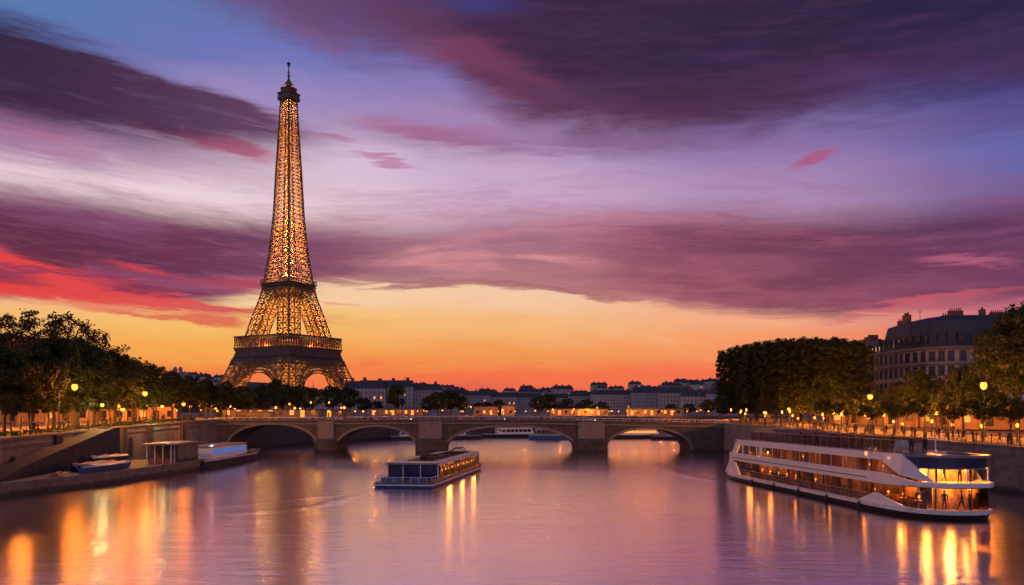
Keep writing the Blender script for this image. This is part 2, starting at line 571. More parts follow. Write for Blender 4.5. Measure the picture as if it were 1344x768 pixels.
_mx = _t.nodes.new('ShaderNodeMixShader')
_mx.inputs[0].default_value = .5
_t.links.new(_p.outputs[0], _mx.inputs[1])
_t.links.new(_tl.outputs[0], _mx.inputs[2])
_t.links.new(_mx.outputs[0], _t.nodes['Material Output'].inputs[0])
M['cloth_dark'] = mat('dark clothing', (0.03, 0.03, 0.035), (0.07, 0.05, 0.04), 0.9, 3)
M['cream_wall'] = mat('cream ceiling panel', (0.7, 0.55, 0.36), (0.6, 0.45, 0.3), 0.7, 1)
M['gold_wall'] = mat('golden panelling', (0.62, 0.38, 0.14), (0.16, 0.08, 0.03), 0.6, 2.6, stretch=(1.5, 1.5, .6))
M['bark'] = mat('bark', (0.07, 0.05, 0.035), (0.035, 0.025, 0.02), 0.9, 2, 0.6, stretch=(4, 4, 0.6))
M['tarp_blue'] = mat('blue tarpaulin', (0.10, 0.17, 0.36), (0.05, 0.08, 0.2), 0.5, 1.2, 0.3)
M['tarp_red'] = mat('faded red cover', (0.22, 0.06, 0.05), (0.10, 0.03, 0.03), 0.6, 1.2, 0.3)
M['zinc'] = mat('zinc mansard', (0.035, 0.044, 0.065), (0.02, 0.026, 0.04), 0.7, 0.35, stretch=(1, 1, 0.2))
M['facade'] = mat('cream facade stone', (0.64, 0.50, 0.36), (0.50, 0.39, 0.28), 0.8, 0.3, 0.2, blocks=(2, 1.4, 0.5, 0.7), stain=0.3)
M['brick_red'] = mat('terracotta chimney', (0.25, 0.10, 0.06), (0.15, 0.06, 0.04), 0.8, 1)
M['pane'] = glass('dark window pane', refl=0.04, rough=.12, trans=False, dark=(0.02, 0.02, 0.025))
M['boat_glass'] = glass('clear boat glass', (0.92, 0.86, 0.80), 0.02)
M['boat_glass_dark'] = glass('smoked boat glass', (0.62, 0.50, 0.42), 0.04)
M['rail_glass'] = glass('railing glass', (0.85, 0.72, 0.68), 0.30, .06)
M['lamp_globe'] = emit('street lamp globe', (1.0, 0.31, 0.03), 3.4)
M['lamp_white'] = emit('white lamp globe', (1.0, 0.72, 0.12), 2.2)
M['warm_panel'] = emit('ceiling light', (1.0, 0.58, 0.18), 5.0)
M['warm_window'] = emit('lit window', (1.0, 0.36, 0.06), 1.3)
M['blue_light'] = emit('blue boat light', (0.15, 0.35, 1.0), 3.0)
M['headlight'] = emit('headlight', (1.0, 0.9, 0.7), 30)
M['table_lamp'] = emit('table lamp shade', (1.0, .42, .08), 6)
M['rail_grey'] = mat('brushed steel rail', (.25, .25, .27), None, .4, 2, metal=.6)
M['seat_tan'] = mat('tan seat cushion', (.42, .26, .18), (.3, .18, .12), .7, 2)
M['hill'] = mat('hill woods', (0.05, 0.055, 0.05), (0.025, 0.03, 0.03), 0.95, 0.01, detail=8)


def leafmat(name, c1, c2, tr=0.25):
    m = bpy.data.materials.new(name)
    m.use_nodes = True
    t = m.node_tree
    b = t.nodes['Principled BSDF']
    b.inputs['Roughness'].default_value = 0.6
    b.inputs['Specular IOR Level'].default_value = 0.25
    g = t.nodes.new('ShaderNodeNewGeometry')
    n = Ex(t, g.outputs['Random Per Island'])
    col = mixc(t, n, tuple(c1) + (1,), tuple(c2) + (1,))
    t.links.new(col, b.inputs['Base Color'])
    tl = t.nodes.new('ShaderNodeBsdfTranslucent')
    t.links.new(col, tl.inputs[0])
    mx = t.nodes.new('ShaderNodeMixShader')
    mx.inputs[0].default_value = tr
    t.links.new(b.outputs[0], mx.inputs[1])
    t.links.new(tl.outputs[0], mx.inputs[2])
    t.links.new(mx.outputs[0], t.nodes['Material Output'].inputs[0])
    return m


M['leaf'] = leafmat('plane leaves', (0.018, 0.036, 0.009), (0.055, 0.075, 0.02))
M['leaf_olive'] = leafmat('olive leaves', (0.026, 0.044, 0.01), (0.07, 0.08, 0.02))
M['leaf_dry'] = leafmat('reddish spring leaves', (0.035, 0.018, 0.012), (0.07, 0.035, 0.02))
M['leaf_clip'] = leafmat('clipped lime leaves', (0.02, 0.034, 0.006), (0.055, 0.07, 0.012))

# ================================================================== water
WL = [(-57, -30, 5.0), (-58, 20, 5.5), (-62, 70, 6.0), (-64, 97, 6.25), (-66.4, 108.7, 6.45), (-68.4, 130, 6.85), (-70.4, 152, 7.25), (-71.4, 178, 7.65), (-72, 200, 8.0), (-72, 204.5, 8.0), (-72, 221, 8.0),
      (-64, 245, 7.9), (-46, 300, 7.9), (-10, 352, 7.8), (30, 376, 7.8), (150, 402, 7.8), (420, 425, 7.8)]
WR = [(76, -30, 4.3), (70, 20, 4.7), (64.5, 76, 5.4), (61.5, 100, 5.7), (58.8, 120, 6.0), (56.2, 145, 6.35), (53.8, 172, 6.7), (52, 195, 7.0), (51.8, 204.5, 7.1), (51.5, 221, 7.2),
      (60, 262, 7.4), (110, 330, 7.6), (420, 385, 7.6)]


def water_mat(name='river water'):
    m = bpy.data.materials.new(name)
    m.use_nodes = True
    t = m.node_tree
    t.nodes.clear()
    out = t.nodes.new('ShaderNodeOutputMaterial')
    tcn = t.nodes.new('ShaderNodeTexCoord')
    s = t.nodes.new('ShaderNodeSeparateXYZ')
    t.links.new(tcn.outputs['Object'], s.inputs[0])
    x, y = Ex(t, s.outputs[0]), Ex(t, s.outputs[1])
    n1 = noise(t, vec(t, x * 0.16, y * 0.55, 0.0), 1.0, 4, 0.6, 0.3)
    n2 = noise(t, vec(t, x * 0.6, y * 2.0, 3.0), 1.0, 4, 0.65, 0.2)
    n3 = noise(t, vec(t, x * 0.02, y * 0.05, 8.0), 1.0, 3, 0.6, 0.6)
    h = n1 * 0.5 + n2 * 0.24 * (0.3 + n3 * 1.4)
    bp = t.nodes.new('ShaderNodeBump')
    bp.inputs['Strength'].default_value = 0.17
    bp.inputs['Distance'].default_value = 0.6
    t.links.new(h.v, bp.inputs['Height'])
    g = t.nodes.new('ShaderNodeBsdfGlossy')
    g.inputs['Color'].default_value = (0.96, 0.84, 0.89, 1)
    rg = 0.115 + n3 * 0.07
    t.links.new(rg.v, g.inputs['Roughness'])
    t.links.new(bp.outputs[0], g.inputs['Normal'])
    d = t.nodes.new('ShaderNodeBsdfDiffuse')
    d.inputs[0].default_value = (0.035, 0.035, 0.035, 1)
    fr = t.nodes.new('ShaderNodeFresnel')
    fr.inputs[0].default_value = 1.6
    f = (Ex(t, fr.outputs[0]) * 0.5 + 0.72).sat()
    mx = t.nodes.new('ShaderNodeMixShader')
    t.links.new(f.v, mx.inputs[0])
    t.links.new(d.outputs[0], mx.inputs[1])
    t.links.new(g.outputs[0], mx.inputs[2])
    t.links.new(mx.outputs[0], out.inputs[0])
    return m


M['water'] = water_mat()
NX, NY = 110, 150
xs = [-110 + 560 * i / NX for i in range(NX + 1)]
ys = [-60 + 520 * j / NY for j in range(NY + 1)]
w = MB()
w.v = [(x, y, 0.0) for y in ys for x in xs]
w.f = [(j * (NX + 1) + i, j * (NX + 1) + i + 1, (j + 1) * (NX + 1) + i + 1, (j + 1) * (NX + 1) + i) for j in range(NY) for i in range(NX)]
tag(w.build('water', M['water']), kind='structure')
# wake ridges left on the water by the moving boat and the one that passed
wk = MB()


def ridge(pts, width, hgt):
    P = [Vector((p[0], p[1], 0)) for p in pts]
    n = len(P)
    base = len(wk.v)
    for i, p in enumerate(P):
        d = (P[min(i + 1, n - 1)] - P[max(i - 1, 0)]).normalized()
        s = Vector((-d.y, d.x, 0))
        k = math.sin(PI * i / (n - 1)) ** 0.5
        for q in range(9):
            u = q / 8 * 2 - 1
            wk.v.append(tuple(p + s * u * width * (0.4 + 0.6 * i / n) + Vector((0, 0, 0.004 + hgt * k * (0.5 + 0.5 * math.cos(u * PI))))))
    for i in range(n - 1):
        for q in range(8):
            a = base + i * 9 + q
            wk.f.append((a, a + 1, a + 10, a + 9))


def curve_pts(ctrl, n=24):
    out = []
    for i in range(n):
        t = i / (n - 1) * (len(ctrl) - 1)
        k = min(int(t), len(ctrl) - 2)
        f = t - k
        p0, p1, p2, p3 = (Vector(ctrl[max(k - 1, 0)]), Vector(ctrl[k]), Vector(ctrl[k + 1]), Vector(ctrl[min(k + 2, len(ctrl) - 1)]))
        out.append(tuple(0.5 * ((2 * p1) + (p2 - p0) * f + (2 * p0 - 5 * p1 + 4 * p2 - p3) * f * f + (3 * p1 - p0 - 3 * p2 + p3) * f ** 3)))
    return out


def wpt(px, py):
    Y = H * F / (py - HZ)
    return ((px - 672) / F * Y, Y, 0)


ridge(curve_pts([wpt(488, 645), wpt(430, 661), wpt(380, 669), wpt(290, 676)]), 3.0, 0.05)
ridge(curve_pts([wpt(470, 648), wpt(400, 654), wpt(300, 664), wpt(165, 665)]), 2.4, 0.03)
ridge(curve_pts([wpt(946, 632), wpt(905, 626), wpt(870, 615), wpt(830, 601)]), 3.4, 0.10)
ridge(curve_pts([wpt(640, 614), wpt(700, 617), wpt(760, 622)]), 2.0, 0.04)
tag(wk.build('wake_ripples', M['water'], smooth=True), kind='structure')

# ================================================================== ground
g = MB()
for i in range(len(WL) - 1):
    a, b = WL[i], WL[i + 1]
    def outer(p, k):
        if p[1] < 221: return (-2500, p[1], p[2])
        t = (k - 10) / (len(WL) - 1 - 10)
        return (-2500 + 4500 * t, 221 + (2170 if k > 10 else 0), 8.0)
    oa, ob = outer(a, i), outer(b, i + 1)
    g.add([a, oa, ob, b], [(0, 3, 2, 1)])
    g.add([a, b, (b[0], b[1], -3), (a[0], a[1], -3)], [(0, 1, 2, 3)])
tag(g.build('ground_beyond_left_bank', M['ground']), kind='structure')
g = MB()
for i in range(len(WR) - 1):
    a, b = WR[i], WR[i + 1]
    oa = (2200, a[1] + (0 if i < 9 else 60 * (i - 9)), a[2])
    ob = (2200, b[1] + (0 if i + 1 < 9 else 60 * (i + 1 - 9)), b[2])
    g.add([a, oa, ob, b], [(0, 1, 2, 3)])
tag(g.build('ground_right_bank', M['ground']), kind='structure')
g = MB()
g.add([(-2550, -340, -3.2), (2250, -340, -3.2), (2250, 2400, -3.2), (-2550, 2400, -3.2)], [(0, 1, 2, 3)])
tag(g.build('ground', M['ground']), kind='structure')


def along(P, y):
    for a, b in zip(P, P[1:]):
        if a[1] <= y <= b[1]:
            t = (y - a[1]) / (b[1] - a[1])
            return tuple(a[k] + (b[k] - a[k]) * t for k in range(3))
    return P[-1]


# quay roads along both banks
for P, s, nm in ((WL[:11], -1, 'left'), (WR[:10], 1, 'right')):
    g = MB()
    for a, b in zip(P, P[1:]):
        o1, o2 = 5.5 * s, 13.5 * s
        g.add([(a[0] + o1, a[1], a[2] + .004), (a[0] + o2, a[1], a[2] + .004), (b[0] + o2, b[1], b[2] + .004), (b[0] + o1, b[1], b[2] + .004)], [(0, 1, 2, 3) if s > 0 else (0, 3, 2, 1)])
    tag(g.build('road_' + nm + '_bank', M['asphalt']), kind='structure')


def wall_run(name, P, i0, i1, s, m, label, zb=-1.5, cop=0.45):
    """a stone embankment wall following P, thick 0.9 m towards the land (s = side of land)"""
    root = empty(name, (P[i0][0], P[i0][1], 0))
    o = Vector(root.location)
    b = MB()
    c = MB()
    for a, q in zip(P[i0:i1], P[i0 + 1:i1 + 1]):
        a, q = Vector(a) - o, Vector(q) - o
        off = -0.12 * s          # proud of the ground's edge
        def blk(mb, x0, x1, za0, za1, zq0, zq1):
            mb.add([(a.x + x0, a.y, za0), (a.x + x1, a.y, za0), (q.x + x1, q.y, zq0), (q.x + x0, q.y, zq0),
                    (a.x + x0, a.y, za1), (a.x + x1, a.y, za1), (q.x + x1, q.y, zq1), (q.x + x0, q.y, zq1)],
                   [(0, 3, 2, 1), (4, 5, 6, 7), (0, 1, 5, 4), (2, 3, 7, 6), (1, 2, 6, 5), (3, 0, 4, 7)])
        blk(b, off, off + 0.9 * s, zb, a.z + 0.75, zb, q.z + 0.75)
        blk(c, off - 0.14 * s, off + 1.05 * s, a.z + 0.75, a.z + 0.75 + cop * .5, q.z + 0.75, q.z + 0.75 + cop * .5)
        blk(c, off - 0.1 * s, off + 0.02 * s, a.z - 0.25, a.z - 0.02, q.z - 0.25, q.z - 0.02)
    b.build('masonry', m, root)
    c.build('coping', M['coping'], root)
    tag(root, label, 'quay wall')
    return root


def lower(P):
    return [(p[0], p[1], p[2] - 0.95) for p in P]


WLl, WRl = lower(WL), lower(WR)
wl = wall_run('quay_wall', WLl, 0, 9, -1, M['ashlar_y'], 'long stone embankment wall lit orange above the lower quay on the left bank')
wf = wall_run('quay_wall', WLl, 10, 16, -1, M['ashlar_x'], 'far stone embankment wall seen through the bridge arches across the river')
wr = wall_run('quay_wall', WRl, 0, 8, 1, M['ashlar_y'], 'stone embankment wall behind the white glass tour boat on the right bank')
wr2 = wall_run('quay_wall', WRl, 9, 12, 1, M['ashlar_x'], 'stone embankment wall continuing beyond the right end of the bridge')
# dark ribs for shadow strips, dark panels for niche shade, on the left wall
for yb in (124.5, 150.6, 163, 181):
    x, y, z = along(WLl, yb)
    b = MB().box(x + .05, x + .75, y - .9, y + .9, 0.2, z + .7)
    b.v = [(p[0] - wl.location.x, p[1] - wl.location.y, p[2]) for p in b.v]
    b.build('shadow_rib', M['dark_stone'], wl)  # rib and dark tone stand in for a shadow on the wall
for yb, w_, h_ in ((111.5, 1.3, 2.4), (154.6, 1.5, 3.6)):
    x, y, z = along(WLl, yb)
    b = MB()
    pts = [(-w_ / 2, 0), (w_ / 2, 0)] + [(w_ / 2 * math.cos(a), h_ - w_ / 2 + w_ / 2 * math.sin(a)) for a in [PI * k / 8 for k in range(9)]]
    z0 = 1.65
    n = len(pts)
    vs = [(x + 0.14, y + u, z0 + v) for u, v in pts] + [(x + 0.24, y + u, z0 + v) for u, v in pts]
    vs = [(p[0] - wl.location.x, p[1] - wl.location.y, p[2]) for p in vs]
    b.add(vs, [tuple(range(n)), tuple(range(n, 2 * n))] + [(i, (i + 1) % n, n + (i + 1) % n, n + i) for i in range(n)])
    b.build('niche_shade', M['black_metal'], wl)  # flat dark panel paints the shade of an arched recess

# lower quay with its river face, and the ramp climbing to the street
LQ = [(-61.5, 20), (-59.2, 97), (-56.2, 108), (-54.8, 122), (-53.6, 140), (-53.8, 146)]
q = MB()
poly = LQ + [(-71.0, 146), (-70.0, 140), (-66.2, 108.7), (-63.9, 97), (-58.2, 20)][:4] + [(-62.5, 20)]
q.prism(poly, -2, 1.55)
lq = q.build('lower_quay_pavement', M['paving'])
tag(lq, kind='structure')
q = MB()
for (x0, y0), (x1, y1) in zip(LQ, LQ[1:]):
    q.add([(x0 + .02, y0, -2), (x1 + .02, y1, -2), (x1 + .02, y1, 1.35), (x0 + .02, y0, 1.35), (x0 + .22, y0, -2), (x1 + .22, y1, -2), (x1 + .12, y1, 1.35), (x0 + .12, y0, 1.35)],
          [(4, 5, 6, 7), (0, 3, 2, 1), (3, 7, 6, 2), (0, 4, 7, 3), (1, 2, 6, 5)])
    q.add([(x0 - .5, y0, 1.36), (x1 - .5, y1, 1.36), (x1 + .26, y1, 1.36), (x0 + .26, y0, 1.36), (x0 - .5, y0, 1.74), (x1 - .5, y1, 1.74), (x1 + .26, y1, 1.74), (x0 + .26, y0, 1.74)],
          [(0, 3, 2, 1), (4, 5, 6, 7), (0, 1, 5, 4), (2, 3, 7, 6), (1, 2, 6, 5), (3, 0, 4, 7)])
qf = q.build('quay_edge_wall', M['ashlar_y'])
tag(qf, 'low weathered stone river face of the lower quay on the left bank', 'quay wall')
rampz = lambda y: 1.56 + max(0, min(1, (y - 99) / 39)) ** 1.0 * 5.5
q = MB()
ry = [99, 106, 113, 120, 127, 133, 138, 140]
rows = []
for y in ry:
    x, _, z = along(WLl, y)
    rows.append((x + .13, x + 3.3, y, rampz(y)))
for a, b_ in zip(rows, rows[1:]):
    q.add([(a[0], a[2], 1.56), (a[1], a[2], 1.56), (b_[1], b_[2], 1.56), (b_[0], b_[2], 1.56), (a[0], a[2], a[3]), (a[1], a[2], a[3]), (b_[1], b_[2], b_[3]), (b_[0], b_[2], b_[3])],
          [(4, 5, 6, 7), (1, 2, 6, 5)])
    q.add([(a[1], a[2], a[3]), (a[1] + .5, a[2], a[3]), (b_[1] + .5, b_[2], b_[3]), (b_[1], b_[2], b_[3]), (a[1], a[2], a[3] + .3), (a[1] + .5, a[2], a[3] + .3), (b_[1] + .5, b_[2], b_[3] + .3), (b_[1], b_[2], b_[3] + .3)],
          [(4, 5, 6, 7), (1, 2, 6, 5), (3, 0, 4, 7)])
    q.add([(a[1] + .5, a[2], 1.56), (b_[1] + .5, b_[2], 1.56), (b_[1] + .5, b_[2], b_[3] + .01), (a[1] + .5, a[2], a[3] + .01)], [(0, 1, 2, 3)])
e_ = rows[-1]
q.add([(e_[0], e_[2], 1.56), (e_[1] + .5, e_[2], 1.56), (e_[1] + .5, e_[2], e_[3] + .3), (e_[0], e_[2], e_[3] + .3)], [(0, 1, 2, 3)])
tag(q.build('access_ramp', M['dark_stone']), 'dark stone ramp climbing along the left embankment wall from the lower quay', 'ramp')

# ================================================================== bridge
BY0, BY1 = 205.0, 219.0
bx = lambda px: (px - 672) / F * BY0
ARCH = [(bx(300), bx(415), 1.6, 6.75), (bx(441), bx(547), 0.6, 6.2), (bx(583), bx(756), 0.6, 6.3), (bx(796), bx(907), 0.6, 5.7)]
def deckz(x):
    return 8.0 - 0.9 * max(0, (x - 5) / 50) - 0.15 * max(0, (-30 - x) / 40)


def soff(x):
    for a, b, z0, z1 in ARCH:
        if a <= x <= b:
            u = (2 * (x - a) / (b - a) - 1)
            return z0 + (z1 - z0) * math.sqrt(max(0, 1 - abs(u) ** 2.1))
    return None


root = empty('stone_bridge', (0, BY0, 0))
tag(root, 'low stone river bridge of four shallow arches carried on square piers', 'bridge')
b = MB()
xL, xR = -72.0, 53.0
for ai, (a, c, z0, z1) in enumerate(ARCH):
    N = 36
    X = [a + (c - a) * (0.5 - 0.5 * math.cos(PI * k / N)) for k in range(N + 1)]
    for x0, x1 in zip(X, X[1:]):
        s0, s1 = soff(x0 + 1e-6 if x0 == a else min(x0, c - 1e-6)), soff(min(x1, c - 1e-6))
        b.add([(x0, 0, s0), (x1, 0, s1), (x1, 0, deckz(x1)), (x0, 0, deckz(x0)), (x0, 14, s0), (x1, 14, s1), (x1, 14, deckz(x1)), (x0, 14, deckz(x0))],
              [(0, 1, 2, 3), (5, 4, 7, 6), (0, 4, 5, 1)])
edges = [xL] + [v for a in ARCH for v in a[:2]] + [xR]
for x0, x1 in zip(edges[::2], edges[1::2]):
    b.add([(x0, 0, -2), (x1, 0, -2), (x1, 0, deckz(x1)), (x0, 0, deckz(x0)), (x0, 14, -2), (x1, 14, -2), (x1, 14, deckz(x1)), (x0, 14, deckz(x0))],
          [(0, 1, 2, 3), (5, 4, 7, 6), (1, 5, 6, 2), (4, 0, 3, 7)])
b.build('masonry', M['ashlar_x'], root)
# arch rings standing proud
for a, c, z0, z1 in ARCH:
    r = MB()
    N = 40
    X = [a + (c - a) * (0.5 - 0.5 * math.cos(PI * k / N)) for k in range(N + 1)]
    pts = [(x, soff(min(max(x, a + 1e-6), c - 1e-6))) for x in X]
    out = []
    cx_ = (a + c) / 2
    for k, (x, z) in enumerate(pts):
        p0, p1 = pts[max(k - 1, 0)], pts[min(k + 1, N)]
        d = Vector((p1[0] - p0[0], p1[1] - p0[1])).normalized()
        out.append((x - d.y * 0.55, min(z + d.x * 0.55, deckz(x) - .1)))
    for k in range(N):
        i0, i1, o1, o0 = pts[k], pts[k + 1], out[k + 1], out[k]
        r.add([(p[0], -0.12, p[1]) for p in (i0, i1, o1, o0)] + [(p[0], 0.02, p[1]) for p in (i0, i1, o1, o0)],
              [(0, 1, 2, 3), (0, 4, 5, 1), (2, 6, 7, 3)])
    r.build('arch_ring', M['coping'], root)
# piers with rounded cutwaters
for x0, x1 in zip(edges[2:-2:2], edges[3:-1:2]):
    p = MB()
    cxp, hw = (x0 + x1) / 2, (x1 - x0) / 2 + 0.25
    def plan(hw, f, n=10):
        L = [(cxp - hw, 0.01), (cxp - hw, -f * .3)] + [(cxp - hw * math.cos(PI * k / n), -f * .3 - f * .7 * math.sin(PI * k / n)) for k in range(1, n)] + [(cxp + hw, -f * .3), (cxp + hw, 0.01)]
        return L
    p.prism(plan(hw, 3.2), -2, 2.4)
    p.prism(plan(hw + .25, 3.5), 2.4, 2.9)
    p.prism(plan(hw - .2, 2.6), 2.9, 3.4, [(cxp + (x - cxp) * .8, y * .35) for x, y in plan(hw - .2, 2.6)])
    p.build('pier', M['ashlar_x'], root)
    pl = MB().box(x0 + .5, x1 - .5, -0.55, 0.01, 3.2, deckz(cxp) - .35)  # paler stone paints in the lamp light on the panel above each pier
    pl.build('lamp_lit_panel', M['coping'], root)
# abutment tower left, between the first and second arch the pier is broad: footing already; cornice + parapet
N = 30
X = [xL + (xR - xL) * k / N for k in range(N + 1)]
for y0, y1 in ((-0.35, 0.5), (13.5, 14.35)):
    for nm, m_, za, zb, e in (('cornice', 'coping', 0.0, 0.32, 0), ('parapet', 'ashlar_x', 0.321, 1.05, 0.12), ('parapet_coping', 'coping', 1.051, 1.22, 0.02)):
        mb = MB()
        for x0, x1 in zip(X, X[1:]):
            mb.add([(x0, y0 + e, deckz(x0) + za - 1.1), (x1, y0 + e, deckz(x1) + za - 1.1), (x1, y1 - e, deckz(x1) + za - 1.1), (x0, y1 - e, deckz(x0) + za - 1.1),
                    (x0, y0 + e, deckz(x0) + zb - 1.1), (x1, y0 + e, deckz(x1) + zb - 1.1), (x1, y1 - e, deckz(x1) + zb - 1.1), (x0, y1 - e, deckz(x0) + zb - 1.1)],
                   [(0, 3, 2, 1), (4, 5, 6, 7), (0, 1, 5, 4), (2, 3, 7, 6)])
        mb.build(nm, M[m_], root)
d = MB()
for x0, x1 in zip(X, X[1:]):
    d.add([(x0, .4, deckz(x0) - .75), (x1, .4, deckz(x1) - .75), (x1, 13.6, deckz(x1) - .75), (x0, 13.6, deckz(x0) - .75)], [(0, 1, 2, 3)])
# the masonry above stops below the cornice: cut its top
for o in root.children:
    if o.name.startswith('masonry'):
        for v in o.data.vertices:
            if v.co.z > 6.55 and abs(v.co.z - deckz(v.co.x)) < 1e-3:
                v.co.z -= 1.1
d.build('deck', M['asphalt'], root)
# thin iron railing posts on the parapet
rl = MB()
x = xL
while x < xR:
    rl.bar((x, -.1, deckz(x) + .12), (x, -.1, deckz(x) + .62), .07)
    x += 1.6
for x0, x1 in zip(X, X[1:]):
    rl.bar((x0, -.1, deckz(x0) + .62), (x1, -.1, deckz(x1) + .62), .09)
rl.build('railing', M['white_trim'], root)

# ================================================================== the tower
TB = 753.0
TX = (379 - 672) / F * TB
tower = empty('iron_lattice_tower', (TX, TB, 7.8), math.atan2(TX, -TB) * 0 + (PI / 4 - math.atan2(TX, TB)))
tag(tower, 'tall wrought iron lattice tower glowing gold above the left bank trees', 'tower')
PROF = [(8, 52.5), (22, 46.5), (35, 41.2), (50, 35.8), (63, 32.0), (76, 26.4), (92, 22.5), (113, 17.0), (122, 15.6), (130, 14.6), (147, 12.4), (168, 10.6), (188, 9.3), (229, 7.7), (256, 6.4), (289, 5.0)]


def pa(z):
    for (z0, a0), (z1, a1) in zip(PROF, PROF[1:]):
        if z <= z1:
            t = max(0, (z - z0) / (z1 - z0))
            return a0 + (a1 - a0) * t
    return PROF[-1][1]


def pw_(z):      # leg width
    if z < 63:
        return 17.5 - 2.5 * (z - 8) / 55
    if z < 113:
        return 13.6 - .6 * (z - 76) / 37
    return pa(z)


ZO = 7.8


def lattice_panel(mb, c00, c10, c01, c11, nx, w, diag=True):
    """fill the quad (bottom c00-c10, top c01-c11) with nx crossed bays"""
    for i in range(nx):
        t0, t1 = i / nx, (i + 1) / nx
        a, b_ = c00.lerp(c10, t0), c00.lerp(c10, t1)
        c_, d_ = c01.lerp(c11, t0), c01.lerp(c11, t1)
        mb.bar(a, d_, w)
        mb.bar(b_, c_, w)


for sx in (-1, 1):
    for sy in (-1, 1):
        leg = MB()
        for (za, zb, n) in ((8, 56, 9), (77, 120, 9)):
            zs = [za + (zb - za) * k / n for k in range(n + 1)]
            def corners(z):
                a, w_ = pa(z), pw_(z)
                return [Vector((sx * X_, sy * Y_, z - ZO)) for X_, Y_ in ((a, a), (a - w_, a), (a - w_, a - w_), (a, a - w_))]
            for z0, z1 in zip(zs, zs[1:]):
                q0, q1 = corners(z0), corners(z1)
                for k in range(4):
                    k2 = (k + 1) % 4
                    leg.bar(q0[k], q1[k], 1.25 if k == 0 else 0.95)
                    # double chords along each face
                    leg.bar(q0[k].lerp(q0[k2], .5), q1[k].lerp(q1[k2], .5), .6)
                    lattice_panel(leg, q0[k], q0[k2], q1[k], q1[k2], 3, .46)
                    mid0 = [q0[k].lerp(q1[k], .5), q0[k2].lerp(q1[k2], .5)]
                    leg.bar(mid0[0], mid0[1], .3)
                    leg.bar(q1[k], q1[k2], .7)
            leg.build('lower_leg' if za < 50 else 'upper_leg', M['iron'], tower)
            leg = MB()
        if False:
            pass
# arches and spandrel lattice under the first platform, one face at a time
for k in range(4):
    ar = MB()
    rot = Matrix.Rotation(k * PI / 2, 3, 'Z')
    def P(u, z, inset=0.4):
        return rot @ Vector((u, -(pa(z) - inset), z - ZO))
    N = 26
    def arc(r, h):
        return [(-r * math.cos(PI * i / N), 8 + h * math.sin(PI * i / N)) for i in range(N + 1)]
    inner, midc, outer_ = arc(31.5, 38), arc(33.6, 40.4), arc(36.4, 43.6)
    for L_, w_ in ((inner, .95), (midc, .5), (outer_, .8)):
        for a, c_ in zip(L_, L_[1:]):
            ar.bar(P(*a), P(*c_), w_)
            ar.bar(P(*a, inset=3.2), P(*c_, inset=3.2), w_ * .8)
    for i in range(N):
        ar.bar(P(*inner[i]), P(*midc[i + 1]), .35)
        ar.bar(P(*midc[i]), P(*outer_[i]), .4)
        ar.bar(P(*midc[i]), P(*outer_[i + 1]), .35)
        ar.bar(P(*inner[i]), P(*inner[i], inset=3.2), .35)
    # spandrels up to the truss band
    nb = 26
    for i in range(nb):
        u0, u1 = -33 + 66 * i / nb, -33 + 66 * (i + 1) / nb
        def zo(u):
            t = min(1, abs(u) / 36.4)
            return 8 + 43.6 * math.sqrt(max(0, 1 - t * t))
        za, zb_ = zo(u0), zo(u1)
        ztop = 52
        n = max(1, int((ztop - min(za, zb_)) / 5))
        for j in range(n):
            a0, a1 = za + (ztop - za) * j / n, za + (ztop - za) * (j + 1) / n
            b0, b1 = zb_ + (ztop - zb_) * j / n, zb_ + (ztop - zb_) * (j + 1) / n
            ar.bar(P(u0, a0), P(u1, b1), .34)
            ar.bar(P(u1, b0), P(u0, a1), .34)
            ar.bar(P(u0, a0), P(u0, a1), .4)
    ar.build('arch', M['iron'], tower)
    # truss band between arch crowns and platform
    tr = MB()
    for z0, z1, w_, nb in ((51.5, 57, .5, 34), (57, 62.5, .55, 34)):
        a0, a1 = pa(z0) - .2, pa(z1) - .2
        for i in range(nb):
            u0, u1 = -1 + 2 * i / nb, -1 + 2 * (i + 1) / nb
            f = lambda u, z, a: rot @ Vector((u * a, -a, z - ZO))
            tr.bar(f(u0, z0, a0), f(u1, z1, a1), w_)
            tr.bar(f(u1, z0, a0), f(u0, z1, a1), w_)
            tr.bar(f(u0, z0, a0), f(u0, z1, a1), w_)
        tr.bar(f(-1, z0, a0), f(1, z0, a0), 1.3)
        tr.bar(f(-1, z1, a1), f(1, z1, a1), 1.3)
    # plating behind the truss so that it reads dark and solid like the frieze
    a0, a1 = pa(52) - 1.4, pa(63) - 1.4
    tr.add([rot @ Vector(v) for v in ((-a0, -a0, 53.5 - ZO), (a0, -a0, 53.5 - ZO), (a1, -a1, 62.5 - ZO), (-a1, -a1, 62.5 - ZO))], [(0, 1, 2, 3)])
    tr.build('frieze', M['iron_dark'], tower)


def ring_box(mb, a0, a1, z0, z1):
    """square ring (hollow) outer half a1 inner a0"""
    z0, z1 = z0 - ZO, z1 - ZO
    for k in range(4):
        rot = Matrix.Rotation(k * PI / 2, 3, 'Z')
        vs = [(-a1, -a1, z0), (a1, -a1, z0), (a0, -a0, z0), (-a0, -a0, z0), (-a1, -a1, z1), (a1, -a1, z1), (a0, -a0, z1), (-a0, -a0, z1)]
        mb.add([rot @ Vector(v) for v in vs], [(0, 3, 2, 1), (4, 5, 6, 7), (0, 1, 5, 4), (2, 3, 7, 6)])


